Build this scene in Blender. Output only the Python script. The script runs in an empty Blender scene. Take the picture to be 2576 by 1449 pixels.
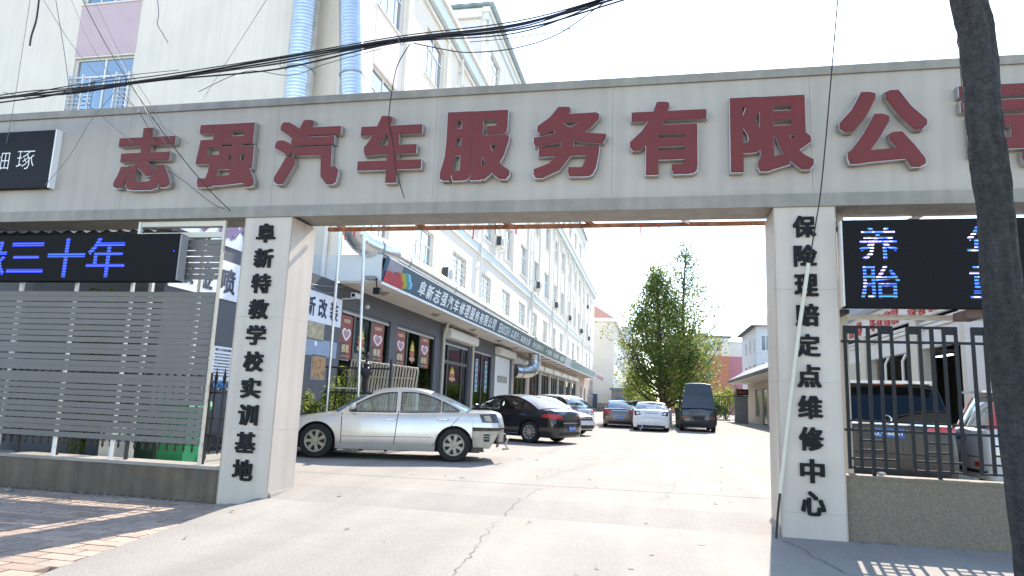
import bpy, bmesh, math, random
import numpy as np
from mathutils import Vector, Matrix, Euler
from mathutils.geometry import tessellate_polygon
random.seed(7); RNG = np.random.default_rng(7)
SC = bpy.context.scene
COL = SC.collection
rad = math.radians

# ---------------------------------------------------------------- camera, sky, sun, exposure
def v3(*a): return Vector(a).normalized()
_up = v3(398, 10400, -1710)
_fw = Vector((357, -307, -1710)); _fw = (_fw - _up * _fw.dot(_up)).normalized()
_rt = _fw.cross(_up)
R3 = Matrix((_rt, _fw, _up))
cam_d = bpy.data.cameras.new("camera"); cam = bpy.data.objects.new("camera", cam_d); COL.objects.link(cam)
cam.matrix_world = Matrix.Translation((0, 0, 1.28)) @ R3.to_4x4()
cam_d.sensor_width = 36.0; cam_d.lens = 1710 / 2576 * 36.0
cam_d.clip_start = 0.1; cam_d.clip_end = 6000
SC.camera = cam

SUN_AZ, SUN_EL = rad(9.5), rad(39)           # azimuth from +Y towards +X
world = bpy.data.worlds.new("World"); SC.world = world; world.use_nodes = True
wn = world.node_tree.nodes; wl = world.node_tree.links
sky = wn.new("ShaderNodeTexSky"); sky.sky_type = 'NISHITA'; sky.sun_disc = False
sky.sun_elevation = SUN_EL; sky.sun_rotation = SUN_AZ
sky.air_density = 0.95; sky.dust_density = 0.3; sky.ozone_density = 0.2; sky.altitude = 100
bg = wn["Background"]; bg.inputs[1].default_value = 0.15
wl.new(sky.outputs[0], bg.inputs[0])
sun_d = bpy.data.lights.new("sun", 'SUN'); sun_d.energy = 3.2; sun_d.angle = rad(0.53); sun_d.color = (1.0, 0.91, 0.79)
sun = bpy.data.objects.new("sun", sun_d); COL.objects.link(sun)
sdir = Vector((math.sin(SUN_AZ) * math.cos(SUN_EL), math.cos(SUN_AZ) * math.cos(SUN_EL), math.sin(SUN_EL)))
sun.rotation_euler = sdir.to_track_quat('Z', 'Y').to_euler(); sun.location = (10, 60, 60)
vs = SC.view_settings; SC.display_settings.display_device = 'sRGB'
vs.view_transform = 'Standard'; vs.look = 'None'; vs.exposure = 1.68; vs.gamma = 1.0; vs.use_curve_mapping = False
SC.cycles.max_bounces = 7; SC.cycles.transparent_max_bounces = 12; SC.cycles.use_denoising = True
SC.cycles.sample_clamp_indirect = 6.0

# ---------------------------------------------------------------- materials
def rgb(h):                                   # sRGB 0..255 triple to linear
    return tuple(((c / 255) / 12.92 if c / 255 < .04045 else ((c / 255 + .055) / 1.055) ** 2.4) for c in h)
MATS = {}
def M(name, col=(.5, .5, .5), rough=.6, metal=0., var=.12, scale=2.0, bump=0., bscale=60., coat=0., spec=.5, stain=None, stain_amt=.0, stain_scale=.6, obj_var=0., emit=None, estr=0., streak=0., grain=0.):
    if name in MATS: return MATS[name]
    m = bpy.data.materials.new(name); m.use_nodes = True; MATS[name] = m
    n = m.node_tree.nodes; l = m.node_tree.links; b = n["Principled BSDF"]
    b.inputs["Roughness"].default_value = rough; b.inputs["Metallic"].default_value = metal
    b.inputs["Specular IOR Level"].default_value = spec
    if coat: b.inputs["Coat Weight"].default_value = coat; b.inputs["Coat Roughness"].default_value = .04
    c4 = (*col, 1)
    if emit: b.inputs["Emission Color"].default_value = (*emit, 1); b.inputs["Emission Strength"].default_value = estr
    if var == 0 and not obj_var and not bump:
        b.inputs["Base Color"].default_value = c4; return m
    geo = n.new("ShaderNodeNewGeometry"); pos = geo.outputs["Position"]
    tx = n.new("ShaderNodeTexNoise"); tx.inputs["Scale"].default_value = scale; tx.inputs["Detail"].default_value = 6; tx.inputs["Roughness"].default_value = .62
    l.new(pos, tx.inputs["Vector"])
    rp = n.new("ShaderNodeMapRange"); rp.inputs["From Min"].default_value = .3; rp.inputs["From Max"].default_value = .7
    rp.inputs["To Min"].default_value = 1 - var; rp.inputs["To Max"].default_value = 1 + var
    l.new(tx.outputs["Fac"], rp.inputs["Value"])
    vm = n.new("ShaderNodeVectorMath"); vm.operation = 'SCALE'; vm.inputs[0].default_value = col
    l.new(rp.outputs[0], vm.inputs["Scale"]); out = vm.outputs[0]
    if obj_var:
        oi = n.new("ShaderNodeObjectInfo"); r2 = n.new("ShaderNodeMapRange"); r2.inputs["To Min"].default_value = 1 - obj_var; r2.inputs["To Max"].default_value = 1 + obj_var
        l.new(oi.outputs["Random"], r2.inputs["Value"]); v2 = n.new("ShaderNodeVectorMath"); v2.operation = 'SCALE'; l.new(out, v2.inputs[0]); l.new(r2.outputs[0], v2.inputs["Scale"]); out = v2.outputs[0]
    if stain:
        t2 = n.new("ShaderNodeTexNoise"); t2.inputs["Scale"].default_value = stain_scale; t2.inputs["Detail"].default_value = 9; t2.inputs["Roughness"].default_value = .7
        l.new(pos, t2.inputs["Vector"]); r3 = n.new("ShaderNodeMapRange"); r3.inputs["From Min"].default_value = .48; r3.inputs["From Max"].default_value = .72; r3.inputs["To Max"].default_value = stain_amt
        l.new(t2.outputs["Fac"], r3.inputs["Value"]); mx = n.new("ShaderNodeMix"); mx.data_type = 'RGBA'
        l.new(r3.outputs[0], mx.inputs["Factor"]); l.new(out, mx.inputs["A"]); mx.inputs["B"].default_value = (*stain, 1); out = mx.outputs["Result"]
    def layer(sock, scl, sc_, lo, hi, det=5):
        mp = n.new("ShaderNodeVectorMath"); mp.operation = 'MULTIPLY'; mp.inputs[1].default_value = scl; l.new(pos, mp.inputs[0])
        t_ = n.new("ShaderNodeTexNoise"); t_.inputs["Scale"].default_value = sc_; t_.inputs["Detail"].default_value = det; l.new(mp.outputs[0], t_.inputs["Vector"])
        r_ = n.new("ShaderNodeMapRange"); r_.inputs["From Min"].default_value = .35; r_.inputs["From Max"].default_value = .68; r_.inputs["To Min"].default_value = hi; r_.inputs["To Max"].default_value = lo; l.new(t_.outputs["Fac"], r_.inputs["Value"])
        v_ = n.new("ShaderNodeVectorMath"); v_.operation = 'SCALE'; l.new(sock, v_.inputs[0]); l.new(r_.outputs[0], v_.inputs["Scale"]); return v_.outputs[0]
    if streak: out = layer(out, (7, 7, .32), 1.0, 1 - streak, 1.03); out = layer(out, (1.3, 1.3, .9), 1.0, 1 - streak * .6, 1.02)
    if grain: out = layer(out, (1, 1, 1), 55., 1 - grain, 1 + grain * .6, 2); out = layer(out, (1.6, .12, 1), 1., 1 - grain * 1.1, 1.03)
    l.new(out, b.inputs["Base Color"])
    if bump:
        t3 = n.new("ShaderNodeTexNoise"); t3.inputs["Scale"].default_value = bscale; t3.inputs["Detail"].default_value = 4
        l.new(pos, t3.inputs["Vector"]); bp = n.new("ShaderNodeBump"); bp.inputs["Strength"].default_value = min(1, bump); bp.inputs["Distance"].default_value = .02 * max(1, bump)
        l.new(t3.outputs["Fac"], bp.inputs["Height"]); l.new(bp.outputs[0], b.inputs["Normal"])
    return m

def glass_mat(name, tint=(.5, .56, .58), refl=.10, rough=.02, gcol=(1, 1, 1)):
    if name in MATS: return MATS[name]
    m = bpy.data.materials.new(name); m.use_nodes = True; MATS[name] = m
    n = m.node_tree.nodes; l = m.node_tree.links
    for x in list(n):
        if x.type != 'OUTPUT_MATERIAL': n.remove(x)
    o = n["Material Output"]; t = n.new("ShaderNodeBsdfTransparent"); t.inputs[0].default_value = (*tint, 1)
    g = n.new("ShaderNodeBsdfGlossy"); g.inputs["Roughness"].default_value = rough; g.inputs["Color"].default_value = (*gcol, 1)
    fr = n.new("ShaderNodeFresnel"); fr.inputs[0].default_value = 1.5
    ad = n.new("ShaderNodeMath"); ad.operation = 'ADD'; ad.use_clamp = True; ad.inputs[1].default_value = refl
    l.new(fr.outputs[0], ad.inputs[0]); mx = n.new("ShaderNodeMixShader"); l.new(ad.outputs[0], mx.inputs[0]); l.new(t.outputs[0], mx.inputs[1]); l.new(g.outputs[0], mx.inputs[2])
    l.new(mx.outputs[0], o.inputs[0]); return m

def led_mat(name, col, pitch, strength, axis=2, origin=0., duty=.62, col2=None):
    """lit rows of an LED screen: rows of diodes with dark gaps, measured along the screen's own height"""
    m = bpy.data.materials.new(name); m.use_nodes = True; MATS[name] = m
    n = m.node_tree.nodes; l = m.node_tree.links; b = n["Principled BSDF"]
    b.inputs["Base Color"].default_value = (.012, .013, .016, 1); b.inputs["Roughness"].default_value = .45
    geo = n.new("ShaderNodeNewGeometry"); sp = n.new("ShaderNodeSeparateXYZ"); l.new(geo.outputs["Position"], sp.inputs[0])
    def wrapped(sock, p, d):
        a = n.new("ShaderNodeMath"); a.operation = 'DIVIDE'; a.inputs[1].default_value = p; l.new(sock, a.inputs[0])
        f = n.new("ShaderNodeMath"); f.operation = 'FRACT'; l.new(a.outputs[0], f.inputs[0])
        g = n.new("ShaderNodeMath"); g.operation = 'LESS_THAN'; g.inputs[1].default_value = d; l.new(f.outputs[0], g.inputs[0]); return g.outputs[0]
    rows = wrapped(sp.outputs[2], pitch, duty)
    e = n.new("ShaderNodeMath"); e.operation = 'MULTIPLY'; e.inputs[1].default_value = strength; l.new(rows, e.inputs[0])
    l.new(e.outputs[0], b.inputs["Emission Strength"])
    if col2:
        nz = n.new("ShaderNodeTexNoise"); nz.inputs["Scale"].default_value = 9; l.new(geo.outputs["Position"], nz.inputs["Vector"])
        cr = n.new("ShaderNodeValToRGB"); cr.color_ramp.elements[0].color = (*col, 1); cr.color_ramp.elements[0].position = .5; cr.color_ramp.elements[1].color = (*col2, 1); cr.color_ramp.elements[1].position = .62
        l.new(nz.outputs["Fac"], cr.inputs[0]); l.new(cr.outputs[0], b.inputs["Emission Color"])
    else: b.inputs["Emission Color"].default_value = (*col, 1)
    return m

def dots_mat(name, col, dot, pitch=.042, r=.26):
    m = bpy.data.materials.new(name); m.use_nodes = True; MATS[name] = m
    n = m.node_tree.nodes; l = m.node_tree.links; b = n["Principled BSDF"]; b.inputs["Roughness"].default_value = .55
    geo = n.new("ShaderNodeNewGeometry")
    s = n.new("ShaderNodeVectorMath"); s.operation = 'SCALE'; s.inputs["Scale"].default_value = 1 / pitch; l.new(geo.outputs["Position"], s.inputs[0])
    f = n.new("ShaderNodeVectorMath"); f.operation = 'FRACTION'; l.new(s.outputs[0], f.inputs[0])
    u = n.new("ShaderNodeVectorMath"); u.operation = 'SUBTRACT'; u.inputs[1].default_value = (.5, .5, .5); l.new(f.outputs[0], u.inputs[0])
    k = n.new("ShaderNodeVectorMath"); k.operation = 'MULTIPLY'; k.inputs[1].default_value = (1, 0, 1); l.new(u.outputs[0], k.inputs[0])
    ln = n.new("ShaderNodeVectorMath"); ln.operation = 'LENGTH'; l.new(k.outputs[0], ln.inputs[0])
    t = n.new("ShaderNodeMath"); t.operation = 'LESS_THAN'; t.inputs[1].default_value = r; l.new(ln.outputs["Value"], t.inputs[0])
    nz = n.new("ShaderNodeTexNoise"); nz.inputs["Scale"].default_value = 5; nz.inputs["Detail"].default_value = 5; l.new(geo.outputs["Position"], nz.inputs["Vector"])
    r2 = n.new("ShaderNodeMapRange"); r2.inputs["To Min"].default_value = .75; r2.inputs["To Max"].default_value = 1.25; l.new(nz.outputs["Fac"], r2.inputs["Value"])
    v = n.new("ShaderNodeVectorMath"); v.operation = 'SCALE'; v.inputs[0].default_value = col; l.new(r2.outputs[0], v.inputs["Scale"])
    mx = n.new("ShaderNodeMix"); mx.data_type = 'RGBA'; l.new(t.outputs[0], mx.inputs["Factor"]); l.new(v.outputs[0], mx.inputs["A"]); mx.inputs["B"].default_value = (*dot, 1)
    l.new(mx.outputs["Result"], b.inputs["Base Color"]); return m

# ---------------------------------------------------------------- mesh helpers
WM = {}
class MB:
    def __init__(s): s.v = []; s.f = []
    def add(s, vs, fs):
        k = len(s.v); s.v += [tuple(p) for p in vs]; s.f += [tuple(i + k for i in f) for f in fs]; return s
    def box(s, x0, y0, z0, x1, y1, z1):
        x0, x1 = min(x0, x1), max(x0, x1); y0, y1 = min(y0, y1), max(y0, y1); z0, z1 = min(z0, z1), max(z0, z1)
        return s.add([(x0, y0, z0), (x1, y0, z0), (x1, y1, z0), (x0, y1, z0), (x0, y0, z1), (x1, y0, z1), (x1, y1, z1), (x0, y1, z1)],
                     [(0, 3, 2, 1), (4, 5, 6, 7), (0, 1, 5, 4), (1, 2, 6, 5), (2, 3, 7, 6), (3, 0, 4, 7)])
    def bar(s, a, b, w, h=None, up=(0, 0, 1)):
        a = Vector(a); b = Vector(b); h = h or w; d = (b - a).normalized(); u = Vector(up)
        if abs(d.dot(u)) > .98: u = Vector((1, 0, 0))
        x = d.cross(u).normalized(); y = x.cross(d).normalized()
        P = []
        for p in (a, b):
            for i, j in ((-1, -1), (1, -1), (1, 1), (-1, 1)): P.append(p + x * (i * w / 2) + y * (j * h / 2))
        return s.add(P, [(0, 1, 2, 3), (7, 6, 5, 4), (0, 4, 5, 1), (1, 5, 6, 2), (2, 6, 7, 3), (3, 7, 4, 0)])
    def tube(s, pts, r, n=8, caps=True):
        pts = [Vector(p) for p in pts]; N = len(pts); rs = r if isinstance(r, (list, tuple)) else [r] * N
        t0 = (pts[1] - pts[0]).normalized(); u = Vector((0, 0, 1)) if abs(t0.z) < .9 else Vector((1, 0, 0)); u = (u - t0 * u.dot(t0)).normalized()
        V = []
        for i, p in enumerate(pts):
            t = (pts[min(i + 1, N - 1)] - pts[max(i - 1, 0)]).normalized(); u = (u - t * u.dot(t)).normalized(); w = t.cross(u)
            for k in range(n): a = 2 * math.pi * k / n; V.append(p + (u * math.cos(a) + w * math.sin(a)) * rs[i])
        F = [(i * n + k, i * n + (k + 1) % n, (i + 1) * n + (k + 1) % n, (i + 1) * n + k) for i in range(N - 1) for k in range(n)]
        if caps: F += [tuple(range(n))[::-1], tuple((N - 1) * n + k for k in range(n))]
        return s.add(V, F)
    def cyl(s, a, b, r0, r1=None, n=12): return s.tube([a, b], [r0, r0 if r1 is None else r1], n)
    def lathe(s, prof, n=16, o=(0, 0, 0), axis='z', close=False):
        V = []
        for r, h in prof:
            for k in range(n):
                a = 2 * math.pi * k / n; c, d = r * math.cos(a), r * math.sin(a)
                p = (c, d, h) if axis == 'z' else ((c, h, d) if axis == 'y' else (h, c, d)); V.append((p[0] + o[0], p[1] + o[1], p[2] + o[2]))
        m = len(prof); F = [(i * n + k, i * n + (k + 1) % n, (i + 1) * n + (k + 1) % n, (i + 1) * n + k) for i in range(m - 1) for k in range(n)]
        if close: F += [((m - 1) * n + k, (m - 1) * n + (k + 1) % n, (k + 1) % n, k) for k in range(n)]
        else: F += [tuple(range(n))[::-1], tuple((m - 1) * n + k for k in range(n))]
        return s.add(V, F)
    def prism(s, poly, a, b, axis='y'):
        """poly: 2D points; axis y: (x,z) extruded y a..b ; axis x: (y,z) ; axis z: (x,y)"""
        def P(p, t): return (p[0], t, p[1]) if axis == 'y' else ((t, p[0], p[1]) if axis == 'x' else (p[0], p[1], t))
        n = len(poly); V = [P(p, a) for p in poly] + [P(p, b) for p in poly]
        F = [(k, (k + 1) % n, n + (k + 1) % n, n + k) for k in range(n)] + [tuple(range(n))[::-1], tuple(range(n, 2 * n))]
        return s.add(V, F)
    def quad(s, *p): return s.add(p, [tuple(range(len(p)))])
    def mesh(s, name, mat=None, smooth=None):
        me = bpy.data.meshes.new(name); me.from_pydata(s.v, [], s.f)
        if smooth is not None:
            bm = bmesh.new(); bm.from_mesh(me); bmesh.ops.recalc_face_normals(bm, faces=bm.faces); bm.to_mesh(me); bm.free()
            me.polygons.foreach_set("use_smooth", [True] * len(me.polygons)); me.set_sharp_from_angle(angle=rad(smooth))
        else:
            bm = bmesh.new(); bm.from_mesh(me); bmesh.ops.recalc_face_normals(bm, faces=bm.faces); bm.to_mesh(me); bm.free()
        if mat: me.materials.append(mat)
        me.update(); return me
    def obj(s, name, mat, parent=None, smooth=None, local=False): return place(name, s.mesh(name, mat, smooth), parent, local=local)

def place(name, me, parent=None, mw=None, local=False):
    """link mesh data as one object; mw is its world matrix (or local to the parent's frame)"""
    o = bpy.data.objects.new(name, me); COL.objects.link(o); mw = mw or Matrix()
    if parent is not None:
        o.parent = parent
        if local: o.matrix_basis = mw; WM[o.name] = WM[parent.name] @ mw
        else: o.matrix_parent_inverse = WM[parent.name].inverted(); o.matrix_basis = mw; WM[o.name] = mw
    else: o.matrix_basis = mw; WM[o.name] = mw
    return o
def tag(o, label, cat, group=None, kind=None):
    if label: o["label"] = label
    if cat: o["category"] = cat
    if group: o["group"] = group
    if kind: o["kind"] = kind
    return o
def root(name, loc, label, cat, group=None, rz=0.):
    o = bpy.data.objects.new(name, None); COL.objects.link(o); o.empty_display_size = .2
    o.matrix_basis = Matrix.Translation(loc) @ Matrix.Rotation(rz, 4, 'Z'); WM[o.name] = o.matrix_basis.copy()
    return tag(o, label, cat, group)
def structure(o): o["kind"] = "structure"; return o
def TR(x, y, z, rx=0, ry=0, rz=0, s=1.): 
    return Matrix.Translation((x, y, z)) @ Euler((rx, ry, rz)).to_matrix().to_4x4() @ (Matrix.Scale(s, 4) if not isinstance(s, tuple) else Matrix.Diagonal((*s, 1)))
def copy_tree(o, parent=None):
    c = o.copy(); COL.objects.link(c); c.parent = parent
    WM[c.name] = WM[o.name]
    for ch in o.children: copy_tree(ch, c)
    return c
def smooth_curve(pts, n=8):
    P = [Vector(p) for p in pts]; out = []
    for i in range(len(P) - 1):
        p0 = P[max(i - 1, 0)]; p1 = P[i]; p2 = P[i + 1]; p3 = P[min(i + 2, len(P) - 1)]
        for k in range(n):
            t = k / n; out.append(.5 * ((2 * p1) + (p2 - p0) * t + (2 * p0 - 5 * p1 + 4 * p2 - p3) * t * t + (3 * p1 - p0 - 3 * p2 + p3) * t ** 3))
    out.append(P[-1]); return out
def lerp(a, b, t): return a + (b - a) * t
def interp(tab, x): return float(np.interp(x, [p[0] for p in tab], [p[1] for p in tab]))

# ---------------------------------------------------------------- lettering
GLYPH = {}
def prefill(specs):
    """specs: set of (text, bold offset, extrude) -> meshes centred on their own box, one em tall"""
    tmp = []; ts = bpy.data.scenes.new("lettering")
    for sp in specs:
        cu = bpy.data.curves.new("glyph", 'FONT'); cu.body = sp[0]; cu.size = 1.0; cu.offset = min(0, sp[1]); cu.extrude = sp[2]; cu.resolution_u = 2
        o = bpy.data.objects.new("glyph", cu); ts.collection.objects.link(o); tmp.append((sp, o, cu))
    ts.view_layers[0].update(); dg = ts.view_layers[0].depsgraph
    for sp, o, cu in tmp:
        me = bpy.data.meshes.new_from_object(o.evaluated_get(dg)); me.name = "character"
        co = np.empty(len(me.vertices) * 3, np.float32); me.vertices.foreach_get("co", co); co = co.reshape(-1, 3)
        if len(co) and sp[1] > 0:                                   # heavier weight: the same outline laid over itself, shifted
            b_ = sp[1]; P = [p.vertices[:] for p in me.polygons]; nv = len(co); bpy.data.meshes.remove(me)
            V = []; F = []
            ring = [(1, 0), (-1, 0), (0, 1), (0, -1), (1, 1), (1, -1), (-1, 1), (-1, -1)]
            if b_ > .03: q4 = [-1, -.6, -.2, .2, .6, 1]; ring = [(a, s_) for a in q4 for s_ in (-1, 1)] + [(s_, a) for a in q4[1:-1] for s_ in (-1, 1)] + [(.5, .5), (-.5, .5), (.5, -.5), (-.5, -.5)]
            for k, (dx, dy) in enumerate([(0, 0)] + ring):
                V.append(co * (1 + k * .00013) + np.array([dx * b_ * 1.15 + k * .00021, dy * b_ * .85 - k * .00017, k * .0002], np.float32)); F += [tuple(i + k * nv for i in p) for p in P]
            co = np.concatenate(V); me = bpy.data.meshes.new("character"); me.from_pydata(co.tolist(), [], F)
        if len(co):
            lo, hi = co.min(0), co.max(0); w = hi - lo; co = co - (lo + hi) / 2; me["w"], me["h"] = float(w[0]), float(w[1])
            me.vertices.foreach_set("co", co.astype(np.float32).ravel()); me.update()
        GLYPH[sp] = me
    for sp, o, cu in tmp: bpy.data.objects.remove(o); bpy.data.curves.remove(cu)
    bpy.data.scenes.remove(ts)
def glyph(text, mat, bold=.02, ext=0.):
    key = (text, bold, ext); 
    if key not in GLYPH: prefill([key])
    k2 = (key, mat.name)
    if k2 not in GLYPH:
        me = GLYPH[key].copy(); me.materials.clear(); me.materials.append(mat); me["w"], me["h"] = GLYPH[key]["w"], GLYPH[key]["h"]; GLYPH[k2] = me
    return GLYPH[k2]
def frame_front(x, y, z): return TR(x, y, z, rad(90), 0, 0)             # text facing -Y
def frame_px(x, y, z): return TR(x, y, z, rad(90), 0, rad(90))          # facing +X, reads towards +Y
def frame_mx(x, y, z): return TR(x, y, z, rad(90), 0, rad(-90))         # facing -X
def put_text(name, text, mat, parent, fr, w=None, h=None, bold=.02, ext=0., local=False):
    me = glyph(text, mat, bold, ext); sx = w / me["w"] if w else None; sy = h / me["h"] if h else None
    sx = sx or sy; sy = sy or sx
    return place(name, me, parent, fr @ Matrix.Diagonal((sx, sy, 1, 1)), local)
# ---------------------------------------------------------------- palette
CONC = M("concrete", (.322, .293, .258), .9, var=.10, scale=.8, bump=.25, bscale=30, stain=(.245, .228, .205), stain_amt=.5, stain_scale=.3, grain=.13)
YARD = M("yard_concrete", (.298, .272, .241), .9, var=.09, scale=.7, bump=.2, bscale=28, stain=(.245, .228, .205), stain_amt=.5, stain_scale=.3, grain=.13)
PAVER = M("brick_paver", (.44, .325, .25), .9, var=.18, scale=14, bump=.5, bscale=90, obj_var=.16, stain=(.30, .26, .22), stain_amt=.5, stain_scale=2.2)
SAND = M("paver_bedding", (.20, .165, .135), .95, var=.2, scale=20)
PANEL = M("aluminium_panel", (.405, .365, .32), .55, var=.05, scale=1.2, stain=(.35, .315, .275), stain_amt=.3, stain_scale=1.1, streak=.09)
PILLAR = M("pillar_panel", (.535, .47, .405), .5, var=.05, scale=1.5, stain=(.46, .40, .335), stain_amt=.3, stain_scale=1.6, streak=.07)
TRIM = M("panel_trim", (.29, .265, .228), .6, var=.14, scale=3, stain=(.20, .205, .18), stain_amt=.6, stain_scale=2.5, streak=.15)
CHROME = M("letter_return", (.42, .40, .38), .35, metal=.6, var=.15, scale=8)
REDF = dots_mat("letter_red", (.125, .006, .006), (.24, .05, .05), pitch=.032, r=.18)
BLACK = M("black_paint", (.010, .011, .014), .6, var=.1, spec=.2)
INK = M("printed_ink", (.02, .024, .032), .6, var=.1)
NAVYINK = M("navy_ink", (.022, .034, .07), .6, var=.1)
LEDBLK = M("led_board", (.012, .012, .013), .8, var=.25, scale=40, spec=.15)
WHITEM = M("white_metal", (.72, .71, .67), .45, var=.06, scale=4, stain=(.5, .45, .38), stain_amt=.3, stain_scale=3)
CREAMM = M("cream_metal", (.62, .585, .49), .5, var=.07, scale=4, stain=(.42, .34, .25), stain_amt=.4, stain_scale=4)
SLAT = M("grey_slat", (.14, .13, .12), .5, var=.06, scale=3, stain=(.2, .19, .18), stain_amt=.3)
IRON = M("black_iron", (.014, .015, .018), .5, var=.2, scale=20)
GREYFENCE = M("dark_grey_fence", (.013, .015, .018), .5, var=.15, scale=10, spec=.25)
GRANITE = M("granite", (.185, .15, .11), .8, var=.3, scale=45, bump=.15, bscale=120, stain=(.15, .135, .11), stain_amt=.35, stain_scale=1.2)
RENDERW = M("rendered_wall", (.15, .12, .085), .9, var=.2, scale=3, bump=.4, bscale=35, stain=(.12, .11, .095), stain_amt=.7, stain_scale=1.3, streak=.25)
CREAM = M("cream_render", (.80, .725, .625), .9, var=.03, scale=.7, bump=.1, bscale=40, stain=(.66, .62, .55), stain_amt=.35, stain_scale=.3, streak=.035)
WHITEW = M("white_render", (.83, .78, .70), .9, var=.03, scale=.6, streak=.06)
PINK = M("pink_render", (.60, .46, .49), .9, var=.04, scale=1.5)
PALEPINK = M("pale_pink_render", (.80, .70, .66), .9, var=.03, scale=1.)
BAND = M("pale_blue_band", (.70, .76, .78), .8, var=.04, scale=1.)
FRAMEW = M("window_frame_white", (.80, .80, .80), .4, var=.03)
CHAR = M("charcoal_wall", (.085, .088, .10), .6, var=.1, scale=1.5)
CHARF = M("dark_frame", (.03, .034, .04), .4, var=.1)
SOFFIT = M("soffit", (.70, .67, .62), .7, var=.04, scale=1.5, stain=(.5, .45, .4), stain_amt=.3)
NAVY = M("sign_navy", (.036, .088, .14), .4, var=.08, scale=1.)
TEAL = M("sign_teal", (.045, .175, .175), .45, var=.08, scale=1., stain=(.12, .24, .25), stain_amt=.4)
TEALF = M("sign_faded", (.16, .30, .31), .5, var=.1, scale=1., stain=(.35, .45, .45), stain_amt=.6, stain_scale=.8)
LETW = M("letter_white", (.85, .86, .86), .5, var=.02)
BANNER = M("banner_white", (.80, .82, .86), .6, var=.02, scale=2)
GALV = M("galvanised", (.66, .67, .67), .28, metal=.85, var=.12, scale=4)
GALVD = M("galvanised_band", (.35, .38, .40), .4, metal=.6, var=.15, scale=6)
PVC = M("pvc_pipe", (.76, .74, .70), .5, var=.04)
RUST = M("rusty_steel", (.24, .10, .05), .85, var=.4, scale=12, stain=(.45, .35, .28), stain_amt=.6, stain_scale=5)
REDRAG = M("red_ribbon", (.5, .05, .03), .8, var=.1)
WGLASS = glass_mat("window_glass", (.16, .20, .22), .34, .01, (.86, .95, 1.))
SGLASS = glass_mat("shop_glass", (.26, .31, .31), .03, .01, (.42, .50, .52))
FARGLASS = M("far_glass", (.10, .14, .17), .12, var=.2, scale=1., spec=.8)
GRILLE = M("window_grille", (.72, .68, .60), .5, var=.1)
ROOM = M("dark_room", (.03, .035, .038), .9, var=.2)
ACW = M("ac_white", (.74, .74, .71), .5, var=.04, scale=6)
ACD = M("ac_dark", (.05, .055, .06), .6, var=.1)
BROWNST = M("plinth_tile", (.30, .27, .24), .7, var=.15, scale=3)
POSTERRED = M("poster_red", (.25, .022, .016), .45, var=.1)
POSTERDK = M("poster_dark", (.05, .018, .02), .45, var=.1)
HEARTP = M("heart_pink", (.40, .20, .26), .4, var=.15, scale=20)
GOLD = M("gold_print", (.72, .58, .33), .5, var=.1)
FLAME = M("flame_yellow", (.66, .52, .08), .5, var=.12, scale=10)
PASTEL = M("purple_print", (.16, .10, .22), .5, var=.1)
BARK = M("bark_dark", (.055, .052, .050), .95, var=.45, scale=16, bump=2.5, bscale=30, streak=.35)
BARK2 = M("bark", (.10, .08, .06), .95, var=.3, scale=6, bump=1., bscale=14)
ASPH = M("cable_black", (.008, .008, .01), .5, var=0)
CABLEG = M("cable_grey", (.22, .22, .22), .5, var=.1)
def leaf_mat(name, c1, c2, c3):
    if name in MATS: return MATS[name]
    m = bpy.data.materials.new(name); m.use_nodes = True; MATS[name] = m
    n = m.node_tree.nodes; l = m.node_tree.links; b = n["Principled BSDF"]
    geo = n.new("ShaderNodeNewGeometry"); cr = n.new("ShaderNodeValToRGB")
    cr.color_ramp.elements[0].color = (*c1, 1); cr.color_ramp.elements[1].color = (*c3, 1); e = cr.color_ramp.elements.new(.6); e.color = (*c2, 1)
    l.new(geo.outputs["Random Per Island"], cr.inputs[0]); l.new(cr.outputs[0], b.inputs["Base Color"])
    b.inputs["Roughness"].default_value = .5; b.inputs["Specular IOR Level"].default_value = .35
    tr = n.new("ShaderNodeBsdfTranslucent"); l.new(cr.outputs[0], tr.inputs[0]); mx = n.new("ShaderNodeMixShader"); mx.inputs[0].default_value = .55
    l.new(b.outputs[0], mx.inputs[1]); l.new(tr.outputs[0], mx.inputs[2]); l.new(mx.outputs[0], n["Material Output"].inputs[0]); return m
LEAF = leaf_mat("leaf_green", (.11, .17, .04), (.19, .26, .06), (.36, .38, .09))
LEAFY = leaf_mat("leaf_light", (.15, .21, .04), (.24, .30, .06), (.42, .42, .10))
LEAFD = leaf_mat("leaf_deep", (.045, .09, .025), (.08, .14, .035), (.16, .22, .06))
# ================================================================ GROUND
def gz(y): return interp([(-30, -.40), (2, -.34), (5, -.27), (8.6, -.15), (9.6, -.06), (12, 0.), (3000, 0.)], y)
EDGE = [(-30, -4.5), (3, -4.62), (4.7, -4.85), (5.5, -4.96), (6.15, -5.02), (6.8, -5.09), (7.64, -5.17), (8.6, -5.22)]
def edge_x(y): return interp(EDGE, y)
ys = [-30, 0, 2, 3.5, 4.7, 5.5, 6.15, 6.8, 7.64, 8.6]
g = MB()
for a, b in zip(ys[:-1], ys[1:]):
    g.quad((edge_x(a), a, gz(a)), (14, a, gz(a)), (14, b, gz(b)), (edge_x(b), b, gz(b)))
    g.quad((edge_x(a), a, gz(a)), (edge_x(b), b, gz(b)), (edge_x(b), b, -.42), (edge_x(a), a, -.42))
structure(g.obj("driveway", CONC))
g = MB()
yy = [8.6, 9.0, 9.6, 10.4, 12, 16, 24, 40, 80, 200, 3000]
for a, b in zip(yy[:-1], yy[1:]):
    x0 = -300 if a > 8.85 else -5.2; g.quad((x0, a, gz(a)), (300, a, gz(a)), (300, b, gz(b)), (x0, b, gz(b)))
g.quad((-300, 9.0, gz(9.0)), (-300, 9.0, -.42), (-5.2, 9.0, -.42), (-5.2, 9.0, gz(9.0)))
structure(g.obj("courtyard_ground", YARD))
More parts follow.
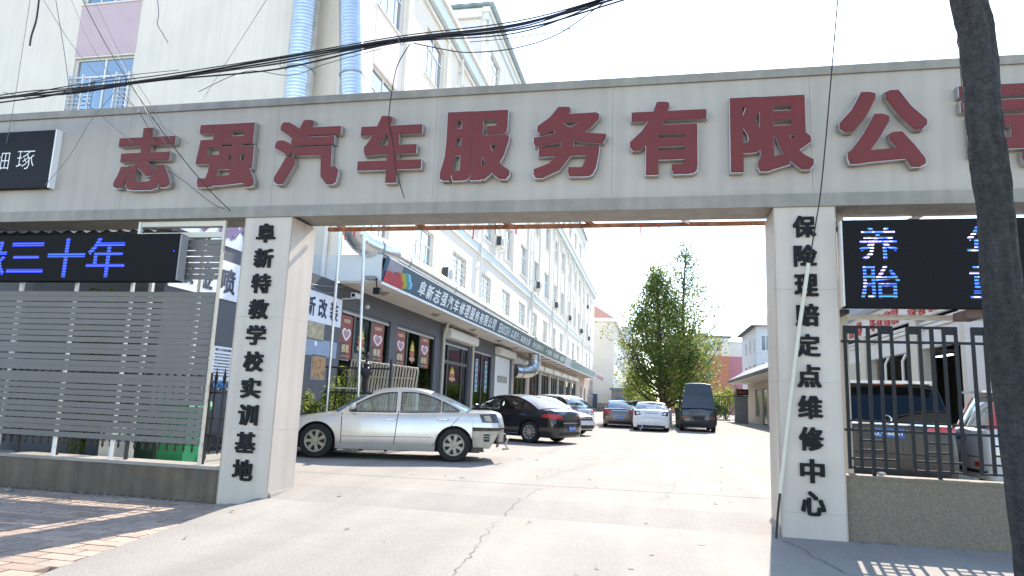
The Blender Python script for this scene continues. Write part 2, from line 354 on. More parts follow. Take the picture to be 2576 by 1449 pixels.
g = MB(); g.quad((-300, -60, -.44), (300, -60, -.44), (300, 8.7, -.44), (-300, 8.7, -.44)); g.quad((14, -60, gz(2)), (300, -60, gz(2)), (300, 8.6, gz(8.6)), (14, 8.6, gz(8.6)))
structure(g.obj("street_ground", CONC))
# brick sidewalk: bedding plus single pavers, cut where the concrete ramp begins
SW = MB(); SW.quad((-14, -2, -.318), (-4.6, -2, -.318), (-5.0, 8.95, -.318), (-14, 8.95, -.318)); sidewalk = structure(SW.obj("sidewalk", SAND))
pm = MB(); L_, W_, T_ = .396, .195, .06
pm.box(-L_ / 2 + .006, -W_ / 2 + .006, 0, L_ / 2 - .006, W_ / 2 - .006, T_ - .004)
pm.v = [(x * (1.0 if z < .01 else .985), y * (1. if z < .01 else .97), z) for x, y, z in pm.v]
pme = pm.mesh("paver", PAVER)
rows = MB(); npav = 0
for r in range(60):
    y = 8.48 - r * .2
    if y < 2.2: break
    for c_ in range(24):
        x = -5.0 - c_ * .4 - (.2 if r % 2 else 0)
        if x + .2 > edge_x(y): x_hi = True
        else: x_hi = False
        if x - .12 > edge_x(y): continue
        vis = y > 4.3 and x > -10.2 and npav < 290 and x > -5.5 - (y - 4.2) * 1.25 - 1.6
        dz = random.uniform(-.004, .004)
        if x_hi:
            x1 = edge_x(y) - .01; x0 = x - .2 + .006
            if x1 - x0 < .02: continue
            k = MB().box(x0, y - .0945, -.318, x1, y + .0945, -.262 + dz); k.obj("paver", PAVER, sidewalk); npav += 1; continue
        if vis:
            place("paver", pme, sidewalk, TR(x, y, -.318 + dz, rad(random.uniform(-.5, .5)), rad(random.uniform(-.4, .4)), rad(random.uniform(-.4, .4)))); npav += 1
        else: rows.box(x - .192, y - .092, -.318, x + .192, y + .092, -.262 + dz)
o = rows.obj("far_pavers", PAVER, sidewalk); o["kind"] = "stuff"
# cracks, saw joints and litter on the concrete
CRACK = M("crack_dirt", (.20, .178, .155), .95, var=.3, scale=30)
JOINT = M("slab_joint", (.31, .30, .285), .95, var=.2, scale=10)
drive = bpy.data.objects["driveway"]; yard = bpy.data.objects["courtyard_ground"]
def crack(name, pts, w, seed, parent, jag=.05, n=12, mat=None):
    rr = random.Random(seed); P = []
    for i in range(len(pts) - 1):
        for k in range(n):
            t = k / n; P.append((lerp(pts[i][0], pts[i + 1][0], t) + rr.gauss(0, jag), lerp(pts[i][1], pts[i + 1][1], t) + rr.gauss(0, jag * .4)))
    P.append(pts[-1]); m = MB(); L = []
    for i, (x, y) in enumerate(P):
        ww = w * rr.uniform(.35, 1.25) * min(1, (len(P) - i) / 14); L.append((x, y, ww))
    for (x0, y0, w0), (x1, y1, w1) in zip(L[:-1], L[1:]):
        m.quad((x0 - w0, y0, gz(y0) + .004), (x0 + w0, y0, gz(y0) + .004), (x1 + w1, y1, gz(y1) + .004), (x1 - w1, y1, gz(y1) + .004))
    return m.obj(name, mat or CRACK, parent)
crack("crack", [(-1.66, 4.2), (-1.7, 6.0), (-1.75, 6.9), (-1.80, 7.6), (-1.83, 8.6)], .006, 1, drive, .02)
crack("crack", [(-1.83, 8.6), (-1.8, 9.2), (-1.7, 10.3), (-1.41, 11.6)], .005, 2, yard, .02)
crack("crack", [(-1.9, 11.4), (-1.5, 13.5), (-.6, 17.), (-.2, 21)], .006, 3, yard, .05)
crack("crack", [(.1, 10.2), (.35, 11.8), (.6, 14.5)], .004, 4, yard, .04)
crack("crack", [(1.44, 8.4), (1.75, 7.2), (2.1, 6.0), (2.3, 4.)], .010, 5, drive, .03)
def joint(x0, y0, x1, y1, w=.010):
    m = MB(); N = 24
    for i in range(N):
        a, b = i / N, (i + 1) / N; xa, ya, xb, yb = lerp(x0, x1, a), lerp(y0, y1, a), lerp(x0, x1, b), lerp(y0, y1, b)
        dx, dy = (y1 - y0), -(x1 - x0); q = math.hypot(dx, dy); dx *= w / q; dy *= w / q
        m.quad((xa - dx, ya - dy, gz(ya) + .003), (xa + dx, ya + dy, gz(ya) + .003), (xb + dx, yb + dy, gz(yb) + .003), (xb - dx, yb - dy, gz(yb) + .003))
    m.obj("slab_joint", JOINT, yard)
joint(-8.5, 10.6, 12, 11.5); joint(-8.8, 17.4, 12, 17.6); joint(-8.8, 24, 10, 24.2); joint(-2.6, 11.2, -2.2, 60); joint(-8.8, 31, 9, 31.1); joint(2.8, 11.5, 3.2, 60); joint(-8.8, 40, 9, 40.1)
# oil drips, tyre scuffs and repair patches
OIL = M("oil_stain", (.16, .15, .14), .7, var=.3, scale=6); PATCH = M("repair_patch", (.32, .31, .295), .9, var=.1, scale=3)
rr = random.Random(23)
def blot(x, y, r, mat, par, k=9):
    m = MB(); c0 = len(m.v); P = [(x + r * rr.uniform(.5, 1.15) * math.cos(a * 6.283 / k), y + 1.6 * r * rr.uniform(.5, 1.15) * math.sin(a * 6.283 / k)) for a in range(k)]; m.quad(*[(p[0], p[1], gz(p[1]) + .005) for p in P]); return m.obj("ground_stain", mat, par)
for x, y, r in ((-2.9, 15.1, .10), (-1.2, 18.6, .16), (.9, 21.5, .12), (-3.1, 11.2, .06), (.6, 13.2, .05), (-.4, 28, .2), (2.1, 31, .2), (-2.7, 36, .2)): blot(x, y, r, OIL, yard)
for x, y, r in ((-3.3, 7.3, .035), (-.2, 6.7, .03), (.5, 7.9, .04)): blot(x, y, r, OIL, drive)
lit = MB(); rr = random.Random(11)
for i in range(75):
    y = rr.uniform(4.8, 16); x = rr.uniform(-5 if y > 8.8 else edge_x(y) + .1, 4.5 if y < 8.4 else 3); a = rr.uniform(0, 6.28); s = rr.uniform(.006, .026)
    if y > 8.3 and y < 9.5 and x > 1.2: continue
    z = gz(y) + .006; p = [(x + s * math.cos(a + k * 1.57) * (1.9 if k % 2 else .7), y + s * math.sin(a + k * 1.57) * (1.9 if k % 2 else .7), z + rr.uniform(0, .02)) for k in range(4)]
    lit.quad(*p)
o = lit.obj("fallen_leaves", M("dry_leaf", (.30, .26, .17), .8, var=.4, scale=30)); tag(o, "dry fallen leaves scattered over the pale concrete", "leaves", kind="stuff")
rub = MB(); rr = random.Random(31)
for i in range(170):
    if i % 3: x, y = rr.uniform(-9.6, -5.1), 8.66 - abs(rr.gauss(0, .10)); z = -.262
    else: x, y = rr.uniform(2.2, 5.2), 8.64 - abs(rr.gauss(0, .07)); z = gz(y)
    s = rr.uniform(.006, .022); rub.lathe([(s * .4, 0), (s, s * .3), (s * .5, s * .8)], 5, (x, y, z))
o = rub.obj("debris", M("grit", (.22, .19, .15), .95, var=.4, scale=25)); tag(o, "grit and crumbs of mortar gathered along the wall foot", "debris", kind="stuff")
m = MB(); m.box(-5.5, 8.10, -.26, -5.18, 8.42, -.215); m.obj("loose_slab", CONC, sidewalk)

# ================================================================ ENTRANCE GATE
GY = 8.6
gate = root("entrance_gate", (-1.8, GY + .35, gz(GY)), "grey panelled entrance gate carrying large red characters over the driveway", "gate")
bl, br, zb, zt = -12.6, 5.9, 3.76, 5.55
beam = MB().box(bl, GY + .012, zb + .03, br, GY + .70, zt - .03).obj("beam_core", TRIM, gate)
x = bl; seams = [-12.6, -10.2, -8.0, -5.45, -3.0, -.55, 1.9, 4.35, 5.9]
for a, b in zip(seams[:-1], seams[1:]): MB().box(a + .002, GY + random.uniform(-.001, .001), zb + .145, b - .0008, GY + .014, zt - .095).obj("cladding_panel", PANEL, gate)
MB().box(bl - .02, GY - .035, zt - .10, br + .02, GY + .74, zt + .012).obj("top_trim", TRIM, gate)
MB().box(bl - .02, GY - .028, zb - .012, br + .02, GY + .03, zb + .150).obj("bottom_trim", TRIM, gate)
def pillar(x0, x1, base, text, tx, z0, z1, cw, ch):
    p = MB().box(x0 + .012, GY + .012, base, x1 - .012, GY + .69, zb - .005).obj("pillar", TRIM, gate)
    zs = [base + .01, base + .30 if x0 > 0 else base + .012, 1.62, 2.72, zb - .012] if x0 > 0 else [base + .01, .75, 2.3, zb - .012]
    for a, b in zip(zs[:-1], zs[1:]):
        if b - a < .05: continue
        MB().box(x0, GY, a, x1, GY + .012, b - .002).obj("cladding_panel", PILLAR, p)
        MB().box(x0, GY + .014, a, x0 + .012, GY + .70, b - .002).obj("cladding_panel", PILLAR, p)
        MB().box(x1 - .012, GY + .014, a, x1, GY + .70, b - .002).obj("cladding_panel", PILLAR, p)
    for xx in (x0 - .006, x1 - .006): MB().box(xx, GY - .004, base, xx + .012, GY + .013, zb - .014).obj("edge_strip", M("edge_strip_wood", (.42, .33, .26), .6, var=.15), p)
    n = len(text)
    for i, c_ in enumerate(text):
        z = lerp(z0, z1, i / (n - 1)); put_text("character", c_, BLACK, p, frame_front(tx(z), GY - .016, z), h=ch, w=cw, bold=.032, ext=.012)
    return p
PL = pillar(-5.82, -5.08, -.32, "阜新特教学校实训基地", lambda z: -5.465, 3.51, .20, .30, .28)
PR = pillar(1.44, 2.14, -.17, "保险理赔定点维修中心", lambda z: 1.785, 3.495, .24, .265, .27)
# bottom dressing of the pillars: mortar and a loose strip of tile
MB().prism([(-5.10, -.17), (-5.04, -.17), (-5.06, -.10), (-5.09, -.06)], GY + .05, GY + .72).obj("mortar_skirt", CONC, PL)
MB().prism([(1.39, -.17), (1.46, -.17), (1.45, -.02), (1.42, -.06)], GY + .02, GY + .7).obj("mortar_skirt", CONC, PR)
# the ten big channel letters
chars = "志强汽车服务有限公司"; xs = [-7.57, -6.18, -4.89, -3.62, -2.385, -1.105, .16, 1.415, 2.69, 4.03]; cwid = [1.01, 1.02, 1.05, .965, 1.0, .99, .985, .995, 1.0, 1.0]
for c_, xx, w in zip(chars, xs, cwid):
    ch = 1.01; zc = 4.67
    o = put_text("channel_letter", c_, CHROME, gate, frame_front(xx, GY - .056, zc), w=w, h=ch, bold=.038, ext=.048)
    put_text("letter_face", c_, REDF, o, frame_front(xx, GY - .110, zc), w=w - .020, h=ch - .020, bold=.0355, ext=0.)
# rusty steel under the beam, behind it
m = MB().bar((-5.0, GY + .95, 3.80), (1.5, GY + .95, 3.80), .055); m.obj("steel_rail", RUST, gate)
for i, xx in enumerate([-4.75, -3.45, -2.1, -.9, .45]):
    MB().bar((xx, GY + .95, 3.81), (xx - .02, GY + .95, 4.0), .05).obj("steel_stub", RUST, gate)
    MB().bar((xx + .05, GY + .97, 3.80), (xx - .35, GY + .68, 4.0), .05).obj("steel_brace", RUST if i < 4 else WHITEM, gate)
for xx in (-4.7, -4.55, -2.65, -2.0, -.2, .05): MB().box(xx, GY + .90, 3.70 - random.uniform(0, .1), xx + .02, GY + .905, 3.80).obj("ribbon", REDRAG, gate)

# small black sign board on the beam
sb = root("sign_board", (-9.9, GY - .06, 4.27), "black signboard with thin white characters on the beam", "sign")
MB().box(-10.75, GY - .11, 4.27, -9.25, GY - .005, 5.21).obj("board", M("board_black", (.014, .015, .02), .6, var=.1, spec=.2), sb)
MB().box(-9.248, GY - .115, 4.262, -9.225, GY - .002, 5.218).obj("edge", LETW, sb)
for c_, xx in (("细", -10.20), ("琢", -9.74)): put_text("character", c_, LETW, sb, frame_front(xx, GY - .113, 4.73), h=.30, bold=-.012)

# ================================================================ LEFT: low wall, slat screen, iron railing, LED screen
lw = root("low_wall", (-9, 8.75, -.3), "low rendered wall under the grey slat screen", "wall")
MB().box(-13, GY + .06, -.32, -5.84, GY + .40, .17).obj("wall_body", RENDERW, lw)
MB().box(-13, GY + .04, .17, -5.84, GY + .42, .215).obj("coping", CONC, lw)
ss = root("slat_screen", (-8.3, GY + .05, .21), "grey horizontal slat screen on pale posts beside the left pillar", "screen")
sme = MB().box(-12.6, -.008, -.0365, -6.2, .008, .0365).mesh("slat", SLAT)
z = .54; k = 0
while z < 3.44:
    if not (2.70 < z < 2.80): place("slat", sme, ss, TR(0, GY + .02 + random.uniform(-.002, .002), z, 0, rad(random.uniform(-.05, .05)), 0))
    z += .0865; k += 1
for xx in (-6.185, -7.62, -8.6, -9.6, -11.): MB().box(xx - .02, GY + .03, .215, xx + .02, GY + .07, 3.72 if xx > -8 else 3.46).obj("post", CREAMM if xx > -6.5 else WHITEM, ss)
for zz in (3.69, 3.52): MB().box(-7.6, GY + .04, zz - .045, -6.2, GY + .10, zz + .03).obj("top_rail", CREAMM, ss)
# spear railing on the low wall, mostly behind the screen
ir = root("iron_railing", (-9, GY + .2, .21), "black wrought iron railing with spear heads on the low wall", "railing")
def spear(x, y, zb_, zt_, par):
    m = MB(); m.box(x - .011, y - .011, zb_, x + .011, y + .011, zt_)
    m.lathe([(.009, zt_), (.022, zt_ + .03), (.030, zt_ + .07), (.016, zt_ + .13), (.002, zt_ + .22)], 6, (x, y, 0))
    for s in (-1, 1):
        m.tube([(x, y, zt_ - .02), (x + s * .03, y, zt_ + .02), (x + s * .05, y, zt_ - .01), (x + s * .045, y, zt_ - .04)], .008, 5)
        m.tube([(x, y, zb_ + .03), (x + s * .035, y, zb_), (x + s * .05, y, zb_ + .03)], .008, 5)
        m.tube([(x, y, zb_ + .38), (x + s * .035, y, zb_ + .42), (x + s * .05, y, zb_ + .38)], .008, 5)
    m.lathe([(.002, zb_ - .10), (.02, zb_ - .06), (.012, zb_)], 6, (x, y, 0)); m.obj("spear_bar", IRON, par)
xx = -6.03
while xx > -10.6: spear(xx, GY + .2, .46, 1.36, ir); xx -= .135
for zz in (.62, 1.22): MB().box(-10.8, GY + .19, zz - .015, -5.9, GY + .21, zz + .015).obj("rail", IRON, ir)
for xx in (-6.25, -7.5, -8.7, -9.4, -10.1): MB().box(xx - .02, GY + .18, .215, xx + .02, GY + .22, 1.5).obj("post", IRON, ir)
for i in range(4):
    for zz in (1.29,): MB().tube([(-6.03 - i * .135 + .0675 + .03 * math.cos(a * .7), GY + .2, zz + .03 * math.sin(a * .7)) for a in range(10)], .007, 5).obj("scroll_ring", IRON, ir)
# LED screen left
ld = root("led_screen", (-8.5, GY - .1, 2.78), "long black LED screen with blue scrolling characters on the slats", "screen")
MB().box(-11.6, GY - .20, 2.775, -6.72, GY - .03, 3.475).obj("housing", LEDBLK, ld)
MB().box(-6.72, GY - .19, 2.79, -6.695, GY - .04, 3.46).obj("side_cap", M("led_cap", (.30, .30, .31), .5, var=.1), ld)
BLUE = led_mat("led_blue", (.006, .035, 1.0), .044, 1.7, duty=.46)
for c_, xx in (("缘", -10.03), ("三", -9.335), ("十", -8.62), ("年", -7.92)):
    put_text("led_character", c_, BLUE, ld, frame_front(xx, GY - .203, 3.13), h=.60 if c_ != "三" else .46, w=.66, bold=.004)
MB().box(-6.80, GY - .2025, 3.20, -6.78, GY - .201, 3.22).obj("led_dot", BLUE, ld)
# corrugated shelter roof behind the screen
sh = root("shelter", (-9.5, 11, 0), "low shelter with a dark corrugated roof behind the slat screen", "shelter")
m = MB(); N = 60
for i in range(N):
    a, b = i / N, (i + 1) / N; xa, xb = lerp(-13, -8.0, a), lerp(-13, -8.0, b); za, zc2 = .03 * math.sin(i * 2.0), .03 * math.sin((i + 1) * 2.0)
    m.quad((xa, 9.5, 3.82 + za), (xb, 9.5, 3.82 + zc2), (xb, 10.9, 4.05 + zc2), (xa, 10.9, 4.05 + za)); m.quad((xa, 9.5, 3.80 + za), (xa, 10.9, 4.03 + za), (xb, 10.9, 4.03 + zc2), (xb, 9.5, 3.80 + zc2))
m.obj("roof_sheet", ACD, sh)
for xx, y in ((-8.1, 9.6), (-12, 9.6), (-8.1, 10.8), (-12, 10.8)): MB().box(xx - .03, y - .03, 0, xx + .03, y + .03, 3.83 if y < 10 else 4.0).obj("post", WHITEM, sh)

# ================================================================ RIGHT: granite wall, lattice fence, LED screen
rw = root("granite_wall", (4.2, 8.8, -.2), "speckled granite dwarf wall under the lattice fence", "wall")
MB().box(2.145, GY + .05, -.24, 6.4, GY + .30, .545).obj("wall_body", GRANITE, rw)
MB().box(2.145, GY + .035, .545, 6.4, GY + .315, .575).obj("coping", GRANITE, rw)
fe = root("lattice_fence", (4.0, GY + .16, .57), "dark grey steel fence with stepped square lattice on granite wall", "fence")
fy = GY + .16
def vb(x, a, b, w=.034): MB().box(x - w / 2, fy - .015, a, x + w / 2, fy + .015, b).obj("bar", GREYFENCE, fe)
def hb(x0, x1, z, h=.022): MB().box(x0 + .015, fy - .011, z - h / 2, x1 - .015, fy + .011, z + h / 2).obj("cross_bar", GREYFENCE, fe)
MB().box(2.15, fy - .0145, 2.105, 6.3, fy + .0145, 2.135).obj("rail", GREYFENCE, fe)
MB().box(2.15, fy - .0145, 1.07, 6.3, fy + .0145, 1.10).obj("rail", GREYFENCE, fe)
for pnl in range(6):
    x0 = 2.235 + pnl * .685; xs_ = [x0 + i * .1275 for i in range(5)]
    for i, xv in enumerate(xs_): vb(xv, .64 if i != 2 else .575, 2.30, .034 if i != 2 else .040)
    hb(xs_[0] - .03, xs_[4] + .03, 2.295, .03)
    for i in (0, 3): MB().box(xs_[i] + .015, fy - .009, 2.215, xs_[i + 1] - .015, fy + .009, 2.28).obj("square_plate", GREYFENCE, fe)
    for j in range(4): hb(xs_[j], xs_[j + 1], .655); hb(xs_[j], xs_[j + 1], .76)
    for j in (1, 2) if pnl % 2 == 0 else (1, 2): hb(xs_[j], xs_[j + 1], .86); hb(xs_[j], xs_[j + 1], .97)
    hb(xs_[0], xs_[4], 1.185) if pnl != 0 else hb(xs_[0], xs_[4], 1.19)
rl = root("led_screen", (3.4, GY - .1, 2.5), "large black LED screen with bluish white characters above the lattice fence", "screen")
MB().box(2.195, GY - .10, 2.50, 4.9, GY + .05, 3.545).obj("housing", LEDBLK, rl)
MB().box(2.175, GY - .09, 2.51, 2.193, GY + .04, 3.54).obj("side_cap", WHITEM, rl)
WLED = led_mat("led_white", (.02, .13, 1.0), .0385, 1.5, duty=.36, col2=(.75, .6, 1.0))
for c_, xx, zz in (("养", 2.575, 3.255), ("胎", 2.575, 2.80), ("年", 3.72, 3.255), ("重", 3.72, 2.80)):
    put_text("led_character", c_, WLED, rl, frame_front(xx, GY - .1025, zz), w=.42, h=.40, bold=.006)
st = root("screen_support", (3.4, 9.3, 0), "white steel frame standing behind the large LED screen", "frame")
for xx in (2.30, 5.0): MB().box(xx - .035, 9.0, -.12, xx + .035, 9.07, 3.75).obj("post", CREAMM, st)
for zz in (3.66, 2.46): MB().box(2.16, 9.09, zz - .03, 5.4, 9.14, zz + .03).obj("rail", WHITEM, st)
MB().bar((3.05, 9.3, 3.66), (3.62, 9.3, 3.95), .06).obj("brace", WHITEM, st)
MB().bar((2.2, 9.12, 3.55), (2.42, 8.8, 3.60), .05).obj("bracket", GREYFENCE, st)
MB().box(2.16, 8.62, 2.44, 2.26, 8.98, 2.485).obj("bracket", GREYFENCE, st); MB().box(3.5, 8.62, 2.40, 3.68, 8.98, 2.495).obj("bracket", M("bracket_rust", (.12, .08, .07), .8, var=.3), st)
# conduit leaning on the right pillar, its wire going up
cd = root("conduit", (1.36, GY - .1, gz(8.5)), "cream plastic conduit leaning against the right pillar", "pipe")
MB().tube([(1.42, GY - .07, .34), (1.53, GY - .08, 1.2), (1.665, GY - .09, 2.17), (1.80, GY - .10, 3.02)], .024, 10).obj("pipe", CREAMM, cd, 40)
MB().tube([(1.36, GY - .10, gz(8.5)), (1.385, GY - .085, .1), (1.42, GY - .07, .36)], .013, 6).obj("wire_tail", ASPH, cd)
MB().tube(smooth_curve([(1.80, GY - .10, 3.0), (1.86, GY - .25, 3.45), (1.95, GY - .25, 4.0), (2.12, GY - .25, 5.5), (2.35, GY - .25, 7.6)], 5), .008, 5).obj("wire", ASPH, cd)
# ================================================================ VEHICLES
TYRE = M("tyre_rubber", (.018, .018, .019), .85, var=.25, scale=20)
ALLOY = M("alloy_rim", (.50, .49, .47), .35, metal=.7, var=.1, scale=12)
ALLOYD = M("alloy_dusty", (.36, .33, .28), .5, metal=.4, var=.15, scale=12)
PLASTIC = M("black_plastic", (.02, .02, .022), .6, var=.2, scale=10)
CABIN = M("cabin_trim", (.05, .05, .055), .85, var=.1)
CABINL = M("cabin_light", (.20, .18, .15), .85, var=.1)
CARGL = glass_mat("car_glass", (.42, .50, .52), .10, .01)
CARGD = glass_mat("car_glass_tinted", (.04, .05, .06), .03, .02, (.42, .50, .56))
CARGB = glass_mat("car_glass_bright", (.66, .80, .88), .10, .01, (.75, .9, 1.))
REDL = M("tail_lamp_red", (.52, .025, .022), .15, var=.1, coat=.5)
LAMPC = M("lamp_clear", (.55, .56, .58), .1, var=.1, coat=.6)
LAMPD = M("lamp_dark", (.05, .05, .06), .15, var=.2, coat=.6)
PLATEB = M("plate_blue", (.015, .12, .42), .4, var=.05)
CHR = M("chrome_trim", (.75, .75, .76), .12, metal=1., var=.03)
SEAM = M("door_seam", (.01, .01, .011), .8, var=0)
def paint(name, col, metal=.0, rough=.35, dusty=None): return M(name, col, rough, metal=metal, var=.05, scale=3, coat=.8, stain=dusty, stain_amt=.35 if dusty else 0., stain_scale=2.5)

def wheel_meshes(r, w, spokes, rim_mat, tag_):
    t = MB(); ri = r * .66
    t.lathe([(ri, -w / 2), (r * .93, -w / 2), (r * .985, -w * .40), (r, -w * .25), (r, w * .25), (r * .985, w * .40), (r * .93, w / 2), (ri, w / 2), (ri * .97, w * .3), (ri * .97, -w * .3)], 28, axis='y', close=True)
    ty = t.mesh("tyre", TYRE, 40)
    m = MB(); m.lathe([(ri, w * .46), (ri * .96, w * .50), (ri * .86, w * .47), (ri * .84, w * .2)], 28, axis='y')
    m.f = [f for f in m.f if len(f) == 4]
    for k in range(spokes):
        a = 2 * math.pi * k / spokes; c, s = math.cos(a), math.sin(a); hw = ri * (.16 if spokes <= 7 else .095)
        P = []
        for rr_, wd, yy_ in ((ri * .16, hw * 1.0, w * .46), (ri * .55, hw * .8, w * .49), (ri * .90, hw * 1.15, w * .48)):
            for sg in (-1, 1): P.append((c * rr_ - s * wd * sg, yy_, s * rr_ + c * wd * sg))
            for sg in (-1, 1): P.append((c * rr_ - s * wd * sg, yy_ - w * .16, s * rr_ + c * wd * sg))
        F = []
        for i in range(2):
            b_ = i * 4; F += [(b_, b_ + 1, b_ + 5, b_ + 4), (b_ + 2, b_, b_ + 4, b_ + 6), (b_ + 1, b_ + 3, b_ + 7, b_ + 5)]
        m.add(P, F)
    m.lathe([(ri * .24, w * .44), (ri * .22, w * .52), (ri * .08, w * .54)], 12, axis='y')
    rm = m.mesh("rim", rim_mat, 40)
    d = MB(); d.lathe([(ri * .97, w * .18), (ri * .97, w * .12)], 20, axis='y'); dk = d.mesh("brake_disc", PLASTIC)
    return ty, rm, dk
WHEELS = {}

class Car:
    def __init__(s, name, label, loc, heading, L, W, deck, roof, axles, rw=.33, windows=(), col=None, group=None, glass=None, rearglass=None, ef=.55, er=.38, nf=2.6, nr=3.0,
                 tumble=.40, sill=.20, rim=None, spokes=7, bow=(.16, -.14), shoulder=.05, frake=.16, rrake=.10, arch=1.14, tail_cut=None, drop=.05, ws=(0, 1), rg=(2, 3), category="car", crown=.05, rear_solid=False, seats=True, steer=0., wtrack=.06):
        s.L, s.W, s.deck, s.roof, s.ax, s.rw = L, W, deck, roof, axles, rw
        s.ef, s.er, s.nf, s.nr, s.tumble, s.sill, s.bow, s.sh, s.frake, s.rrake, s.arch, s.tail_cut, s.drop = ef, er, nf, nr, tumble, sill, bow, shoulder, frake, rrake, arch, tail_cut, drop
        s.crown = crown; s.col = col; s.glass = glass or CARGL; s.rg = rearglass or s.glass
        s.o = root(name, loc, label, category, group, heading)
        s.roofc = [tuple(p) for p in s.profile()]
        s.body(); s.green(windows, rear_solid); s.wheels(rim or ALLOY, spokes, steer, wtrack)
        ub = MB().box(L / 2 - .25, -W * .40, sill - .02, -(L / 2 - (.55 if tail_cut else .25)), W * .40, sill + .32); ub.obj("underbody", PLASTIC, s.o, local=True)
        if seats:
            z0 = s.zd(L * .5) - .52
            xm = L / 2 - (roof[1][0] + .05)
            for row in (0, 1):
                for sy in (-1, 1):
                    xx = xm - .25 - row * .82; m = MB().box(xx - .1, sy * .37 - .24, z0, xx + .4, sy * .37 + .24, z0 + .18)
                    m.prism([(xx - .22, z0 + .1), (xx - .02, z0 + .1), (xx - .14, z0 + .62), (xx - .26, z0 + .62)], sy * .37 - .23, sy * .37 + .23, 'y')
                    m.box(xx - .26, sy * .37 - .12, z0 + .64, xx - .17, sy * .37 + .12, z0 + .80); m.obj("seat", CABIN, s.o, local=True)
            MB().box(L / 2 - roof[0][0] - .15, -W * .38, z0 + .2, L / 2 - roof[0][0] - .55, W * .38, s.zd(roof[0][0]) + .02).obj("dashboard", CABIN, s.o, local=True)
            MB().lathe([(.17, -.012), (.185, 0), (.17, .012)], 14, (0, 0, 0), 'x', True).obj("steering_wheel", PLASTIC, s.o, local=True).matrix_basis = TR(L / 2 - roof[0][0] - .75, .36, z0 + .62, 0, rad(25), 0)
    # profiles -------------------------------------------------
    def zd(s, t): return interp(s.deck, t)
    def w(s, t):
        h = s.W / 2
        if t < s.ef: u = 1 - t / s.ef; return h * max(0, 1 - u ** s.nf) ** (1 / s.nf)
        if t > s.L - s.er: u = (t - (s.L - s.er)) / s.er; return h * max(0, 1 - min(1, u) ** s.nr) ** (1 / s.nr)
        return h
    def fz(s, z, zs): return interp([(.0, .90), (.16, .955), (.42, 1.0), (.62, 1.0), (.80, .985), (.95, .955), (1., .93)], min(1, max(0, z / zs)))
    def zsh(s, t): return s.zd(t) - s.sh
    def zb(s, t):
        z = s.sill + (.05 if t < .35 else 0)
        for a in s.ax:
            R = s.rw * s.arch; d = abs(t - a)
            if d < R: z = max(z, s.rw + math.sqrt(R * R - d * d))
        if s.tail_cut and t > s.tail_cut[0]: z = max(z, s.tail_cut[1])
        return z
    def shift(s, t, z):
        """rake of the two ends: the bumper leads, hood edge and boot lid fall back"""
        d = 0.
        if t < .7: d += s.frake * max(0, (z - .52) / .4) ** 2 * (1 - t / .7); d += .10 * max(0, (.40 - z) / .3) * (1 - t / .7)
        if t > s.L - .6: q = (t - (s.L - .6)) / .6; d -= s.rrake * max(0, (z - .60) / .4) ** 1.5 * q; d -= .08 * max(0, (.40 - z) / .3) * q
        return d
    def P(s, t, y, z): return (s.L / 2 - (t + s.shift(t, z)), y, z)
    def profile(s):
        pts = smooth_curve([(p[0], 0, p[1]) for p in s.roof], 1); return [(p.x, p.z) for p in pts]
    # body ------------------------------------------------------
    def stations(s):
        S = set(np.round(np.linspace(s.ef, s.L - s.er, 60), 4)); S |= {round(s.ef * (1 - math.cos(a)), 4) for a in np.linspace(0, math.pi / 2, 14)}
        S |= {round(s.L - s.er * (1 - math.cos(a)), 4) for a in np.linspace(0, math.pi / 2, 14)}
        for a in s.ax:
            R = s.rw * s.arch; S |= {round(a + R * math.cos(b), 4) for b in np.linspace(0, math.pi, 17)}; S |= {round(a - R - .002, 4), round(a + R + .002, 4)}
        if s.tail_cut: S |= {round(s.tail_cut[0], 4), round(s.tail_cut[0] + .004, 4)}
        return sorted(x for x in S if 0 <= x <= s.L)
    def body(s):
        K = 11; T = 6; m = MB(); rings = []
        for t in s.stations():
            zs = s.zsh(t); b = min(s.zb(t), zs - .03); w = s.w(t); half = []
            for k in range(K): z = lerp(b, zs, k / (K - 1)); half.append(s.P(t, w * s.fz(z, zs), z))
            zc = s.zd(t); ye = w * s.fz(zs, zs)
            for k in range(1, T + 1):
                u = k / T; z = zs + (zc - zs) * (1 - (1 - u) ** 2.2); half.append(s.P(t, ye * (1 - u), z))
            rings.append(half)
        V = []; n = K + T
        for h in rings: V += h + [(p[0], -p[1], p[2]) for p in h[:-1]][::-1]
        n2 = 2 * n - 1; F = []
        a0, a1 = s.roof[0][0] + .02, s.roof[-1][0] - .02
        for i in range(len(rings) - 1):
            tm = None
            for k in range(n2 - 1):
                F.append((i * n2 + k, i * n2 + k + 1, (i + 1) * n2 + k + 1, (i + 1) * n2 + k))
        # open the deck below the cabin
        st = s.stations(); F2 = []
        for q, f in enumerate(F):
            i, k = divmod(q, n2 - 1)
            if st[i] > a0 + .15 and st[i + 1] < a1 - .15 and K <= k < n2 - 1 - K: continue
            F2.append(f)
        m.add(V, F2); s.bodyo = m.obj("body", s.col, s.o, 42, local=True)
        for a in s.ax:
            for sy in (-1, 1):
                R = s.rw * (s.arch - .01); pr = [(s.L / 2 - (a + R * math.cos(b)), s.rw + R * math.sin(b)) for b in np.linspace(-.35, math.pi + .35, 16)]
                n = len(pr); vs = [(p[0], sy * (s.W / 2 - .05), p[1]) for p in pr] + [(p[0], sy * (s.W / 2 - .36), p[1]) for p in pr]
                MB().add(vs, [(i, i + 1, n + i + 1, n + i) for i in range(n - 1)] + [tuple(range(n, 2 * n))]).obj("wheel_arch_liner", PLASTIC, s.o, local=True)
